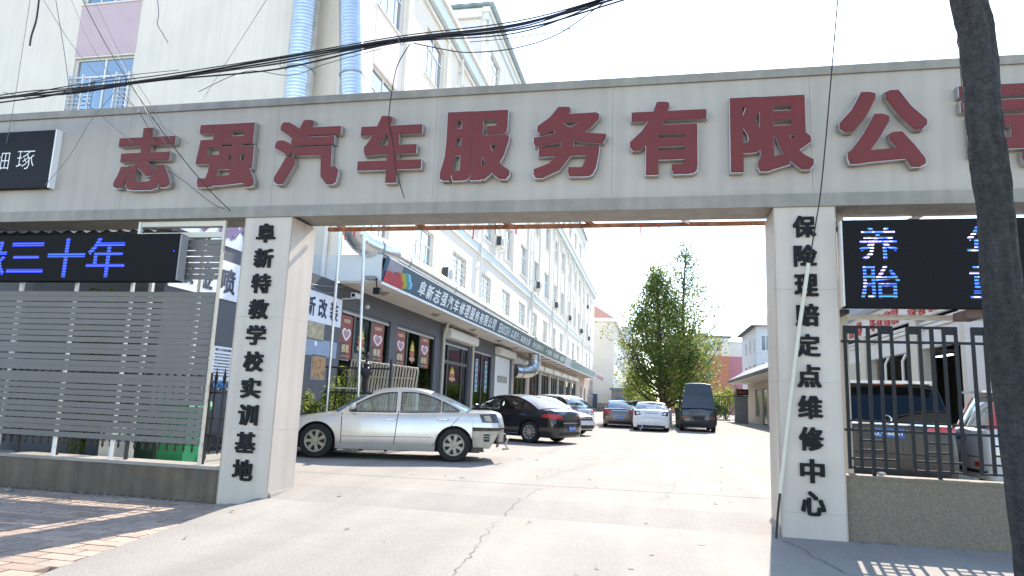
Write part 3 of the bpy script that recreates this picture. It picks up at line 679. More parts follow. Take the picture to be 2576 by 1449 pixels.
    # greenhouse --------------------------------------------------
    def rail(s, i, u):
        """side rail point on segment i of the roof profile"""
        a, b = s.roof[i], s.roof[i + 1]; t, z = lerp(a[0], b[0], u), lerp(a[1], b[1], u); return t, z
    def side_pt(s, t, z): 
        w = s.w(t) if s.er < t < s.L - s.er * .6 else s.W / 2 * .98
        yb = s.w(min(max(t, s.ef), s.L - s.er)) * .935; return yb - max(0, z - s.zsh(t)) * s.tumble
    def yside(s, t, z): return (s.L / 2 - t, s.side_pt(t, z), z)
    def green(s, windows, rear_solid):
        R = [Vector((p[0], 0, p[1])) for p in s.roof]; ctr = []; seg = []
        nseg = len(R) - 1
        for i in range(nseg):
            for k in range(8):
                u = k / 8; p0, p1, p2, p3 = R[max(i - 1, 0)], R[i], R[i + 1], R[min(i + 2, nseg)]
                if i == 0 or i == nseg - 1: q = p1.lerp(p2, u); q.z += .035 * math.sin(u * math.pi)
                else: q = .5 * ((2 * p1) + (p2 - p0) * u + (2 * p0 - 5 * p1 + 4 * p2 - p3) * u * u + (3 * p1 - p0 - 3 * p2 + p3) * u ** 3); q = q.lerp(p1.lerp(p2, u), .35)
                ctr.append(q); seg.append(i)
        ctr.append(R[-1]); seg.append(nseg - 1)
        tt = len(ctr); sides = []; total = s.roof[-1][0] - s.roof[0][0]
        for j, q in enumerate(ctr):
            bow = s.bow[0] * (1 - (j / 8)) if j < 8 else 0.
            bow = max(bow, 0) if j < 8 else bow
            jr = (tt - 1 - j) / 8
            if jr < 1: bow += s.bow[1] * (1 - jr)
            if j <= 8: bow = s.bow[0] * (1 - .6 * j / 8)
            if jr <= 1: bow = s.bow[1] * (1 - .6 * jr)
            if 8 < j < tt - 9:
                f = (j - 8) / max(1, (tt - 17)); bow = lerp(s.bow[0] * .4, s.bow[1] * .4, f)
            t = q.x + bow; z = max(q.z - s.drop, s.zsh(t) + .005); sides.append((t, z))
        s.sides = sides; s.ctr = ctr
        NB = 6; grid = []
        for q, (t, z) in zip(ctr, sides):
            y = s.side_pt(t, z); row = []
            for k in range(-NB, NB + 1):
                u = abs(k) / NB; yy = y * k / NB; f = u ** 2.4; row.append((s.L / 2 - lerp(q.x, t, u ** 2), yy, lerp(q.z, z, f)))
            grid.append(row)
        def strip(j0, j1, name, mat, inset=0):
            m = MB(); W2 = 2 * NB + 1; V = [p for r in grid[j0:j1 + 1] for p in r]
            F = [(i * W2 + k, i * W2 + k + 1, (i + 1) * W2 + k + 1, (i + 1) * W2 + k) for i in range(j1 - j0) for k in range(W2 - 1)]
            return m.add(V, F).obj(name, mat, s.o, 40, local=True)
        strip(7, tt - 8 if not rear_solid else tt - 1, "roof", s.col)
        strip(0, 7, "windscreen", s.glass)
        if not rear_solid: strip(tt - 8, tt - 1, "rear_window", s.rg)
        # side of the cabin, panes cut out of it
        top = sides; outl = [(t, z) for t, z in top]
        t0, t1 = top[0][0], top[-1][0]
        bot = [(t, s.zsh(t) - .03) for t in np.linspace(t1, t0, 14)]
        outer = outl + bot
        ts = [p[0] for p in top]; zs_ = [p[1] for p in top]
        holes = []
        for (wa, wb) in windows:
            P = []; xs_ = np.linspace(wa, wb, 12)
            tp = [(x, float(np.interp(x, ts, zs_)) - .055) for x in xs_]; lowf = lambda x: s.zsh(x) + .018
            tp = [(x, z) for x, z in tp if z > lowf(x) + .02]
            if len(tp) < 3: continue
            bt = [(x, lowf(x)) for x in np.linspace(tp[-1][0], tp[0][0], 5)]
            holes.append(tp + bt)
        flat = outer + [p for h in holes for p in h]
        tri = tessellate_polygon([[Vector((p[0], p[1], 0)) for p in outer]] + [[Vector((p[0], p[1], 0)) for p in h] for h in holes])
        for sy in (1, -1):
            m = MB(); m.add([(s.L / 2 - t, sy * s.side_pt(t, z), z) for t, z in flat], tri); m.obj("cabin_side", s.col, s.o, local=True)
            for h in holes:
                m = MB(); m.add([(s.L / 2 - t, sy * (s.side_pt(t, z) - .008), z) for t, z in h], tessellate_polygon([[Vector((p[0], p[1], 0)) for p in h]])); m.obj("side_window", s.glass, s.o, local=True)
                m = MB(); pts = [(s.L / 2 - t, sy * (s.side_pt(t, z) + .004), z) for t, z in h]; m.tube(pts + pts[:1], .009, 4, False); m.obj("window_seal", PLASTIC, s.o, local=True)
    def wheels(s, rim, spokes, steer, wtrack):
        key = (s.rw, rim.name, spokes)
        if key not in WHEELS: WHEELS[key] = wheel_meshes(s.rw, .215, spokes, rim, 0)
        ty, rm, dk = WHEELS[key]
        for i, a in enumerate(s.ax):
            for sy in (1, -1):
                mw = TR(s.L / 2 - a, sy * (s.W / 2 - .10 - wtrack * .3), s.rw, 0, 0, (0 if sy > 0 else math.pi) + (steer if i == 0 else 0))
                w = place("wheel", ty, s.o, mw, True); place("rim", rm, w, None, True); place("brake_disc", dk, w, None, True)
    # surface patches ---------------------------------------------
    def rear(s, name, c, mat, eps=.006, n=(10, 4), parent=None, front=False, both=False):
        """c: corners (y,z) bl, br, tr, tl laid on the rounded rear (or front) end"""
        def X(y, z):
            zs = s.zsh(s.L - .3 if not front else .3); f = s.fz(z, zs) * s.W / 2; u = min(.999, abs(y) / f); 
            if front: t = s.ef - s.ef * (1 - u ** s.nf) ** (1 / s.nf)
            else: t = s.L - s.er + s.er * (1 - u ** s.nr) ** (1 / s.nr)
            sgn = 1 if front else -1
            return s.L / 2 - (t + s.shift(t, z)) + sgn * eps
        for sg in ((1, -1) if both else (1,)):
            m = MB(); V = []
            for j in range(n[1] + 1):
                v = j / n[1]
                for i in range(n[0] + 1):
                    u = i / n[0]; y = lerp(lerp(c[0][0], c[1][0], u), lerp(c[3][0], c[2][0], u), v); z = lerp(lerp(c[0][1], c[1][1], u), lerp(c[3][1], c[2][1], u), v); V.append((X(y, z), y * sg, z))
            m.add(V, [(j * (n[0] + 1) + i, j * (n[0] + 1) + i + 1, (j + 1) * (n[0] + 1) + i + 1, (j + 1) * (n[0] + 1) + i) for j in range(n[1]) for i in range(n[0])])
            o = m.obj(name, mat, parent or s.o, 40, local=True)
        return o
    def side(s, name, c, mat, eps=.005, n=(8, 4), both=True):
        """c: corners (t,z) on the flank"""
        for sg in ((1, -1) if both else (1,)):
            m = MB(); V = []
            for j in range(n[1] + 1):
                v = j / n[1]
                for i in range(n[0] + 1):
                    u = i / n[0]; t = lerp(lerp(c[0][0], c[1][0], u), lerp(c[3][0], c[2][0], u), v); z = lerp(lerp(c[0][1], c[1][1], u), lerp(c[3][1], c[2][1], u), v)
                    p = s.P(t, (s.w(t) * s.fz(z, s.zsh(t)) + eps) * sg, z); V.append(p)
            m.add(V, [(j * (n[0] + 1) + i, j * (n[0] + 1) + i + 1, (j + 1) * (n[0] + 1) + i + 1, (j + 1) * (n[0] + 1) + i) for j in range(n[1]) for i in range(n[0])])
            o = m.obj(name, mat, s.o, 40, local=True)
        return o
    def seam(s, t0, z0, t1, z1, w=.007): s.side("door_seam", [(t0 - w, z0), (t0 + w, z0), (t1 + w, z1), (t1 - w, z1)], SEAM, .003, (1, 6))
    def handle(s, t, z, mat=CHR):
        for sg in (1, -1):
            y = s.w(t) * s.fz(z, s.zsh(t)); m = MB(); pts = [(s.L / 2 - (t - .11), sg * (y + .002), z), (s.L / 2 - (t - .09), sg * (y + .03), z), (s.L / 2 - (t + .09), sg * (y + .03), z + .005), (s.L / 2 - (t + .11), sg * (y + .002), z + .005)]
            m.tube(pts, .013, 6); m.obj("door_handle", mat, s.o, 40, local=True)
    def mirror(s, t, z):
        for sg in (1, -1):
            y = s.side_pt(t, z); m = MB(); m.lathe([(.01, -.10), (.065, -.085), (.085, 0.), (.075, .075), (.02, .10)], 10, axis='y')
            o = m.obj("door_mirror", s.col, s.o, 50, local=True); o.matrix_basis = TR(s.L / 2 - t, sg * (y + .13), z + .05, 0, 0, 0, (.75, 1., .85))
    def plate(s, z, rear=True, text=None, w=.44, h=.14, eps=.012):
        t = s.L if rear else 0; x = s.L / 2 - (t + s.shift(t, z)) + (-eps if rear else eps)
        m = MB().box(x - .006, -w / 2, z - h / 2, x + .006, w / 2, z + h / 2); o = m.obj("number_plate", PLATEB, s.o, local=True)
        if text:
            fr = TR(x - .0085, 0, z, rad(90), 0, rad(-90)) if rear else TR(x + .0085, 0, z, rad(90), 0, rad(90))
            put_text("plate_text", text, LETW, o, fr, w=w * .88, h=h * .62, bold=.012, local=True)
        return o

def place_car(near_wheel, heading, L, W, axles, which=1, side=1):
    """centre of a car whose given wheel (axle index, left +1/right -1) touches the ground at near_wheel"""
    c, s_ = math.cos(heading), math.sin(heading); lx = L / 2 - axles[which]; ly = side * (W / 2 - .05)
    return (near_wheel[0] - (lx * c - ly * s_), near_wheel[1] - (lx * s_ + ly * c), 0)

SEDAN_DECK = lambda L, h0, hc, hb, ht: [(0, h0), (.12, h0 + .06), (.45, h0 + .14), (1.35, hc), (2.6, hc + .015), (L - .75, hb), (L - .25, ht), (L - .08, ht - .03), (L, ht - .07)]
# --- silver sedan with its rear bumper off
L, W, AX = 4.74, 1.80, (.93, 3.66); hd = math.atan2(-.76, -2.49)
pos = place_car((-3.96, 13.55), hd, L, W, AX, 1, 1)
SIL = paint("paint_silver", (.56, .55, .535), .55, .30, (.45, .42, .38))
c = Car("silver_sedan", "silver sedan with its rear bumper and tail lamp missing", pos, hd, L, W, SEDAN_DECK(L, .66, .96, 1.03, 1.04), [(1.18, .96), (2.0, 1.385), (2.55, 1.455), (3.1, 1.42), (4.02, 1.05)], AX, .335,
        [(1.45, 2.46), (2.56, 3.36), (3.40, 3.82)], SIL, glass=CARGB, rim=ALLOYD, spokes=7, tail_cut=(4.02, .70), steer=rad(-6))
for a in (2.50, 3.52): c.seam(a - (.04 if a < 3 else .30), .30, a + (.02 if a < 3 else .30), .97)
c.seam(1.42, .30, 1.40, .90); c.handle(2.36, .80); c.handle(3.42, .83); c.mirror(1.62, .98)
c.side("sill_moulding", [(1.35, .25), (3.20, .25), (3.20, .31), (1.35, .31)], SIL, .022, (6, 2)); c.side("fuel_flap_line", [(1.42, .44), (3.2, .47), (3.2, .478), (1.42, .448)], SEAM, .003, (8, 1))
STRIP = M("bare_metal", (.42, .39, .33), .6, metal=.2, var=.25, scale=8); GRIME_SHADE = M("grime_and_shade", (.09, .075, .06), .9, var=.4, scale=14)
xr = L / 2
c.side("lamp_cavity", [(4.22, .80), (4.60, .80), (4.56, .98), (4.16, .96)], LAMPD, .006, (6, 4)); c.side("lamp_pocket", [(4.30, .83), (4.44, .82), (4.40, .94), (4.26, .93)], STRIP, .012, (4, 3))
c.side("inner_quarter", [(4.06, .27), (4.40, .28), (4.62, .705), (4.0, .705)], STRIP, -.045, (8, 5)); c.side("inner_quarter_shadow", [(4.0, .62), (4.62, .64), (4.62, .71), (4.0, .71)], GRIME_SHADE, -.035, (8, 2))  # dark upper strip paints the shade under the cut body edge
c.side("vent_flap", [(4.26, .42), (4.38, .42), (4.38, .57), (4.26, .57)], PLASTIC, -.035, (2, 2)); c.side("vent_slat", [(4.265, .47), (4.375, .47), (4.375, .485), (4.265, .485)], STRIP, -.03, (2, 1)); c.side("vent_slat", [(4.265, .52), (4.375, .52), (4.375, .535), (4.265, .535)], STRIP, -.03, (2, 1))
c.side("splash_guard", [(4.02, .20), (4.30, .21), (4.26, .30), (4.02, .30)], GRIME_SHADE, -.04, (4, 2))
c.rear("rear_panel", [(-.74, .30), (.74, .30), (.78, .71), (-.78, .71)], GRIME_SHADE, -.10)
for sg in (1, -1): MB().box(-xr + .06, sg * .50, .42, -xr + .20, sg * .66, .66).obj("bumper_bracket", STRIP, c.o, local=True)
MB().box(-xr + .0, -.60, .46, -xr + .07, .60, .57).obj("crash_bar", PLASTIC, c.o, local=True)
MB().tube([(-xr + .06, .5, .26), (-xr - .06, .56, .27), (-xr + .02, .70, .36), (-xr - .03, .72, .5)], .02, 6).obj("loose_bracket", STRIP, c.o, local=True)
# --- black sedan
L, W, AX = 4.62, 1.80, (.92, 3.62); hd = rad(157)
pos = place_car((-3.72, 20.9), hd, L, W, AX, 1, 1)
BLK = paint("paint_black", (.008, .009, .011), .0, .22)
c = Car("black_sedan", "black sedan parked nose to the shop beyond the silver one", pos, hd, L, W, SEDAN_DECK(L, .66, .97, 1.05, 1.06), [(1.15, .97), (2.0, 1.40), (2.6, 1.47), (3.15, 1.43), (4.05, 1.07)], AX, .33,
        [(1.45, 2.42), (2.52, 3.26), (3.34, 3.75)], BLK, glass=CARGL, rim=ALLOY, spokes=10)
for a in (2.46, 3.45): c.seam(a - (.04 if a < 3 else .26), .30, a + (.02 if a < 3 else .26), .97)
c.handle(2.34, .82); c.handle(3.38, .84); c.mirror(1.62, .99); c.plate(.47, True, "辽J·Z5")
c.rear("tail_lamp", [(.48, .78), (.885, .74), (.875, .90), (.55, .88)], REDL, .008, both=True); c.side("tail_lamp", [(4.05, .80), (4.45, .76), (4.45, .90), (4.12, .88)], REDL, .008, (6, 3))
c.rear("chrome_strip", [(-.5, .62), (.5, .62), (.5, .65), (-.5, .65)], CHR, .012); c.rear("bumper_trim", [(-.60, .26), (.60, .26), (.62, .36), (-.62, .36)], PLASTIC, .008); c.side("sill_chrome", [(1.4, .27), (3.2, .27), (3.2, .285), (1.4, .285)], CHR, .006, (6, 1))
# --- white car reversed in between, only its nose shows
L, W, AX = 4.55, 1.80, (.92, 3.6); hd = rad(-29)
WHT = paint("paint_white", (.74, .75, .75), .0, .3)
c = Car("white_hatchback", "white car reversed in so only its nose shows past the black sedan", (-4.5, 27.9, 0), hd, L, W, SEDAN_DECK(L, .72, 1.0, 1.05, 1.06), [(1.1, 1.0), (1.95, 1.42), (2.6, 1.49), (3.6, 1.44), (4.4, 1.06)], AX, .33, [(1.45, 2.4), (2.5, 3.3), (3.4, 4.)], WHT)
c.rear("head_lamp", [(.42, .70), (.86, .76), (.84, .88), (.46, .80)], LAMPC, .01, front=True, both=True); c.rear("head_lamp_lens", [(.55, .735), (.80, .77), (.79, .85), (.57, .80)], LAMPD, .016, front=True, both=True)
c.rear("grille", [(-.40, .60), (.40, .60), (.44, .74), (-.44, .74)], PLASTIC, .01, front=True); c.rear("air_intake", [(-.62, .28), (.62, .28), (.66, .42), (-.66, .42)], PLASTIC, .01, front=True); c.rear("grille_chrome", [(-.42, .66), (.42, .66), (.42, .685), (-.42, .685)], CHR, .018, front=True)
c.mirror(1.6, 1.0)
# --- silver-blue wagon
L, W, AX = 4.75, 1.85, (.93, 3.72); hd = rad(150)
WAG = paint("paint_silver_grey", (.66, .65, .64), .25, .3)
c = Car("silver_wagon", "silver crossover with a red tail lamp parked beyond the white nose", (-5.15, 33.6, 0), hd, L, W, [(0, .74), (.2, .84), (1.3, 1.05), (3.6, 1.10), (L - .3, 1.08), (L - .06, 1.02), (L, .95)], [(1.1, 1.05), (1.95, 1.52), (2.7, 1.62), (3.9, 1.55), (4.6, 1.10)], AX, .36,
        [(1.45, 2.4), (2.5, 3.45), (3.52, 4.2)], WAG, glass=CARGB, bow=(.16, -.06), spokes=5)
c.seam(2.46, .3, 2.46, 1.0); c.seam(3.5, .34, 3.5, 1.0); c.handle(2.34, .9); c.handle(3.4, .92); c.mirror(1.6, 1.06)
c.side("tail_lamp", [(4.18, .84), (4.62, .80), (4.62, .98), (4.10, 1.03)], REDL, .008, (6, 3)); c.rear("tail_lamp", [(.52, .82), (.91, .80), (.90, 1.0), (.56, .98)], REDL, .008, both=True)
c.rear("bumper_trim", [(-.8, .25), (.8, .25), (.84, .46), (-.84, .46)], PLASTIC, .01); c.plate(.72)
MB().box(-L / 2 + .05, -.62, 1.57, -L / 2 + .42, .62, 1.61).obj("roof_spoiler", WAG, c.o, local=True)
# --- bronze sedan, rear towards us
L, W, AX = 4.8, 1.84, (.95, 3.72)
BRZ = paint("paint_bronze", (.17, .135, .115), .5, .3)
c = Car("bronze_sedan", "grey bronze sedan with red tail lamps parked next to the white sedan", (-1.93, 40.3, 0), rad(93), L, W, SEDAN_DECK(L, .66, .98, 1.07, 1.06), [(1.15, .98), (2.0, 1.42), (2.6, 1.49), (3.2, 1.44), (4.15, 1.08)], AX, .34,
        [(1.45, 2.46), (2.56, 3.36), (3.42, 3.9)], BRZ, glass=CARGL, rearglass=CARGB)
c.rear("tail_lamp", [(.52, .76), (.90, .80), (.885, .95), (.44, .90)], REDL, .008, both=True); c.rear("chrome_strip", [(-.46, .90), (.46, .90), (.46, .935), (-.46, .935)], CHR, .010)
c.plate(.55, True, "辽J·76"); c.rear("bumper_trim", [(-.62, .22), (.62, .22), (.60, .34), (-.60, .34)], PLASTIC, .008); c.mirror(1.6, 1.0); c.rear("boot_lip", [(-.60, .985), (.60, .985), (.60, 1.005), (-.60, 1.005)], SEAM, .004)
# --- dark car behind those two
L, W, AX = 4.5, 1.78, (.92, 3.55)
c = Car("dark_hatchback", "dark hatchback half hidden behind the bronze and white sedans", (-.95, 47.2, 0), rad(86), L, W, SEDAN_DECK(L, .66, .98, 1.07, 1.06), [(1.15, .98), (2.0, 1.46), (2.6, 1.55), (3.6, 1.5), (4.4, 1.08)], AX, .33, [(1.45, 2.4), (2.5, 3.4), (3.45, 4.0)], paint("paint_dark_blue", (.02, .026, .04), .3, .3), glass=CARGD)
c.mirror(1.6, 1.0); c.rear("tail_lamp", [(.55, .8), (.88, .8), (.87, 1.0), (.6, .98)], REDL, .008, both=True)
# --- white sedan, rear towards us, lamps out
L, W, AX = 4.65, 1.80, (.93, 3.6)
c = Car("white_sedan", "white sedan with empty tail lamp sockets parked under the tree", (-.15, 37.0, 0), rad(90.5), L, W, SEDAN_DECK(L, .66, .98, 1.09, 1.08), [(1.15, .98), (2.0, 1.40), (2.6, 1.465), (3.15, 1.42), (4.08, 1.10)], AX, .33,
        [(1.45, 2.44), (2.54, 3.32), (3.40, 3.8)], WHT, glass=CARGL, rearglass=CARGB)
c.rear("lamp_socket", [(.50, .80), (.80, .76), (.82, .96), (.60, .98)], SEAM, .006, both=True); c.rear("lamp_panel", [(.56, .83), (.70, .81), (.74, .92), (.62, .94)], WHT, .012, both=True)
c.rear("lid_slot", [(-.32, .88), (.32, .88), (.32, .90), (-.32, .90)], SEAM, .005); c.rear("lid_seam", [(-.42, .69), (.42, .69), (.42, .70), (-.42, .70)], SEAM, .004); c.rear("bumper_trim", [(-.66, .20), (.66, .20), (.68, .30), (-.68, .30)], PLASTIC, .008)
c.rear("bumper_seam", [(-.86, .625), (.86, .625), (.86, .633), (-.86, .633)], SEAM, .004); c.mirror(1.6, 1.0)
MB().tube([(-L / 2 - .02, .42, .30), (-L / 2 - .10, .46, .16), (-L / 2 - .06, .52, .06)], .035, 6).obj("hanging_bag", M("bag_grey", (.35, .42, .48), .6, var=.2), c.o, local=True)
# --- dark box van
L, W, AX = 5.2, 1.86, (.85, 4.1)
VAN = paint("paint_van", (.016, .018, .022), .1, .4)
c = Car("dark_van", "tall dark panel van with its blank rear end facing the gate", (2.27, 39.7, 0), rad(90), L, W, [(0, .9), (.3, 1.05), (.9, 1.2), (L - .1, 1.22), (L, 1.18)], [(.75, 1.2), (1.5, 2.05), (2.0, 2.44), (L - .35, 2.50), (L - .05, 1.22)], AX, .35,
        [(1.35, 2.1)], VAN, er=.16, nr=3.5, tumble=.175, bow=(.1, -.02), rear_solid=True, category="van", rrake=.03, sill=.34, drop=.06, glass=CARGD)
c.rear("tail_lamp", [(.55, .66), (.84, .66), (.84, .80), (.55, .80)], M("lamp_dull_red", (.20, .045, .035), .3, var=.1), .012, both=True); c.rear("plate_recess", [(-.30, .62), (.30, .62), (.30, .80), (-.30, .80)], PLASTIC, .01)
c.rear("bumper", [(-.9, .36), (.9, .36), (.9, .52), (-.9, .52)], PLASTIC, .03); MB().box(-L / 2 + .1, -.75, .22, -L / 2 + .5, .75, .40).obj("rear_axle", PLASTIC, c.o, local=True); MB().box(-.3, -.4, 2.47, .3, .1, 2.62).obj("roof_vent", PLASTIC, c.o, local=True)
MB().box(-L / 2 - .012, -.68, 2.02, -L / 2 + .02, .68, 2.03).obj("panel_seam", SEAM, c.o, local=True)
c.mirror(1.2, 1.5)
# --- brown people carrier behind the lattice fence
L, W, AX = 5.1, 1.88, (.95, 4.05)
MPV = M("paint_brown", (.060, .050, .043), .45, metal=.2, var=.05, coat=.15)
c = Car("brown_people_carrier", "dark brown people carrier with a blue plate behind the lattice fence", (4.42, 14.42, 0), rad(72), L, W, [(0, .74), (.25, .86), (1.1, 1.05), (3.6, 1.16), (L - .25, 1.16), (L, 1.12)], [(.9, 1.05), (1.9, 1.62), (2.8, 1.80), (L - .50, 1.80), (L - .10, 1.16)], AX, .34,
        [(1.35, 2.3), (2.4, 3.45), (3.52, 4.75)], MPV, glass=CARGD, rearglass=CARGD, er=.30, nr=3.2, tumble=.27, bow=(.14, -.10), rrake=.02, category="van", seats=False)
c.rear("tail_lamp", [(.50, 1.00), (.93, 1.02), (.92, 1.11), (.56, 1.09)], REDL, .010, both=True); c.rear("chrome_strip", [(-.88, 1.115), (.88, 1.115), (.88, 1.14), (-.88, 1.14)], CHR, .014)
c.plate(.99, True, "辽·668B1", w=.46, h=.15, eps=.016); c.rear("bumper_trim", [(-.8, .28), (.8, .28), (.84, .44), (-.84, .44)], PLASTIC, .01); c.rear("lid_seam", [(-.72, .66), (.72, .66), (.72, .672), (-.72, .672)], SEAM, .005)
put_text("lettering", "GL8", CHR, c.o, TR(-L / 2 - .004, .60, .79, rad(90), 0, rad(-90)), w=.16, h=.05, bold=.01, local=True)
MB().lathe([(.065, 0), (.072, .006), (.060, .012), (.052, .006)], 20, axis='x', close=True).obj("emblem", CHR, c.o, local=True).matrix_basis = TR(-L / 2 - .03, 0, 1.195)
MB().box(-L / 2 + .30, -.66, 1.775, -L / 2 + .62, .66, 1.825).obj("roof_spoiler", WHT, c.o, local=True); MB().box(-L / 2 + .292, -.26, 1.76, -L / 2 + .30, .26, 1.772).obj("brake_light", REDL, c.o, local=True)  # white colour on this brown car's spoiler paints the sunlit roof edge
# --- white compact carrier right of it
L, W, AX = 4.2, 1.72, (.85, 3.45)
c = Car("white_compact_carrier", "white hatchback with tall red pillar lamps behind the lattice fence", (7.78, 14.48, 0), rad(-3), L, W, [(0, .72), (.25, .86), (1.1, 1.02), (3., 1.12), (L - .2, 1.13), (L, 1.08)], [(.85, 1.02), (1.7, 1.6), (2.4, 1.75), (L - .42, 1.74), (L - .10, 1.12)], AX, .32,
        [(1.3, 2.0), (2.1, 2.95), (3.02, 3.7)], paint("paint_offwhite", (.66, .65, .62), .1, .35, (.5, .47, .42)), glass=CARGL, er=.26, nr=3.0, tumble=.24, bow=(.14, -.10), rrake=.02)
for sg in (1, -1):
    V = []; n0 = len(c.sides)
    for j in range(n0 - 9, n0): 
        t, z = c.sides[j]; y = c.side_pt(t, z); y2 = c.side_pt(t - .20, z); V += [(L / 2 - t + .20, sg * (y2 + .010), z), (L / 2 - t - .012, sg * (y + .014), z), (L / 2 - t - .03, sg * (y - .15), z + .012)]
    MB().add(V, [(3 * i + a, 3 * i + a + 1, 3 * i + a + 4, 3 * i + a + 3) for i in range(8) for a in (0, 1)]).obj("tail_lamp", REDL, c.o, 60, local=True)
c.plate(.93); c.rear("bumper_trim", [(-.78, .30), (.78, .30), (.8, .36), (-.8, .36)], PLASTIC, .01); c.rear("reflector", [(.55, .42), (.75, .42), (.75, .50), (.55, .50)], REDL, .012, both=True); MB().box(-L / 2 + .20, -.55, 1.735, -L / 2 + .52, .55, 1.775).obj("roof_spoiler", c.col, c.o, local=True); c.rear("lid_seam", [(-.66, .58), (.66, .58), (.66, .592), (-.66, .592)], SEAM, .005)
# ================================================================ MAIN BUILDING (left): shopfront, school storeys above
XW = -9.0; YF = 18.1; YE = 103.5
mbld = root("main_building", (-14, 60, 0), "long cream multi-storey building with shops along its ground floor", "building")
def wall_cells(m, plane, at, u0, u1, z0, z1, holes, depth, inward):
    """flat wall with real openings; plane 'x': u is y ; plane 'y': u is x. Reveals run inward by depth"""
    us = sorted({u0, u1, *[h[0] for h in holes], *[h[1] for h in holes]}); zs = sorted({z0, z1, *[h[2] for h in holes], *[h[3] for h in holes]})
    us = [u for u in us if u0 <= u <= u1]; zs = [z for z in zs if z0 <= z <= z1]
    def P(u, z, d=0): return (at + d * inward, u, z) if plane == 'x' else (u, at + d * inward, z)
    for ua, ub in zip(us[:-1], us[1:]):
        run = None
        for za, zb_ in zip(zs[:-1], zs[1:]):
            um, zm = (ua + ub) / 2, (za + zb_) / 2
            if any(h[0] < um < h[1] and h[2] < zm < h[3] for h in holes):
                if run: m.quad(P(ua, run[0]), P(ub, run[0]), P(ub, run[1]), P(ua, run[1])); run = None
            else: run = (run[0], zb_) if run else (za, zb_)
        if run: m.quad(P(ua, run[0]), P(ub, run[0]), P(ub, run[1]), P(ua, run[1]))
    for a, b, c_, d in holes:
        for (p, q) in (((a, c_), (a, d)), ((a, d), (b, d)), ((b, d), (b, c_)), ((b, c_), (a, c_))):
            m.quad(P(*p), P(*q), P(*q, depth), P(*p, depth))
# window types, built once at the origin: plane x, opening starts y=0,z=0, wall face x=0, inside is -x
def win_mesh(w, h, style, depth=.16):
    f = MB(); t = .055; x0, x1 = -depth, -depth + .05
    f.box(x0, 0, 0, x1, t, h); f.box(x0, w - t, 0, x1, w, h); f.box(x0, t, 0, x1, w - t, t); f.box(x0, t, h - t, x1, w - t, h)
    tz = h * .68
    if style != 'plain': f.box(x0 + .001, t, tz - .03, x1 - .001, w - t, tz + .03)
    f.box(x0 + .002, w / 2 - .03, t, x1 - .002, w / 2 + .03, h - t)
    if style == 'wide': f.box(x0 + .003, w * .26 - .02, t, x1 - .003, w * .26 + .02, tz - .03); f.box(x0 + .003, w * .76 - .02, t, x1 - .003, w * .76 + .02, tz - .03)
    fm = f.mesh("window_frame", FRAMEW)
    p = MB(); p.quad((x0 + .02, t, t), (x0 + .02, w - t, t), (x0 + .02, w - t, h - t), (x0 + .02, t, h - t)); pm_ = p.mesh("pane", WGLASS)
    r = MB(); r.box(x0 - .9, -.05, -.05, x0 - .88, w + .05, h + .05); rm = r.mesh("curtain", M("room_wall", (.16, .155, .15), .9, var=.3, scale=.8, obj_var=.85))
    s_ = MB(); s_.box(x0 + .05, -.04, -.06, .05, w + .04, 0.); sm = s_.mesh("sill", WHITEW)
    return fm, pm_, rm, sm
def grille_mesh(w, h):
    g_ = MB()
    n = 8
    for i in range(n + 1): y = .03 + (w - .06) * i / n; g_.box(-.03, y - .013, .02, -.012, y + .013, h - .02)
    for j in range(8): z = .03 + (h - .06) * j / 7; g_.box(-.034, .02, z - .016, -.030, w - .02, z + .016)
    return g_.mesh("grille", GRILLE)
WT = {}
def window(parent, y, z, w, h, style='cross', grille=False, M0=None, sill=True):
    k = (w, h, style)
    if k not in WT: WT[k] = win_mesh(w, h, style)
    fm, pm_, rm, sm = WT[k]; mw = M0 or TR(XW, y, z)
    wo = place("window", fm, parent, mw); place("pane", pm_, wo, mw); place("room_back", rm, wo, mw)
    if sill: place("sill", sm, wo, mw)
    if grille:
        if ('g', w, h) not in WT: WT[('g', w, h)] = grille_mesh(w, h)
        place("grille", WT[('g', w, h)], wo, mw)
    return wo
ybays = [19.25, 24.05] + [29.15 + 5.2 * i for i in range(14)]
F2 = (6.1, 7.92); F3 = (9.85, 11.95); F4 = (14.05, 16.05); F5 = (18.75, 20.6)
holes = []; wl_ = []
for i, y in enumerate(ybays):
    w = 2.3 if i < 12 else 2.0
    wl_.append((y, F2[0], w, F2[1] - F2[0], i >= 2)); wl_.append((y, F3[0], w, F3[1] - F3[0], False)); wl_.append((y, F4[0], w, F4[1] - F4[0], False))
for y, z, w, h, gr in wl_: holes.append((y, y + w, z, z + h))
m = MB(); wall_cells(m, 'x', XW, YF, YE, 4.45, 17.0, holes, .17, -1)
fh = [(-19.4, -17.05, 10.15, 12.2), (-19.4, -17.05, 14.2, 16.2), (-19.4, -17.05, 6.2, 8.2)]
wall_cells(m, 'y', YF, -34, XW, 4.5, 17.0, fh, .2, 1); m.quad((XW, YE, 0), (XW, YE, 17), (-30, YE, 17), (-30, YE, 0)); m.quad((-30, YF, 17.), (XW, YF, 17.), (XW, YE, 17.), (-30, YE, 17.))
m.obj("wall", CREAM, mbld)
for i, (y, z, w, h, gr) in enumerate(wl_): window(mbld, y, z, w, h, 'wide' if w > 2.2 and not gr else 'cross', gr)
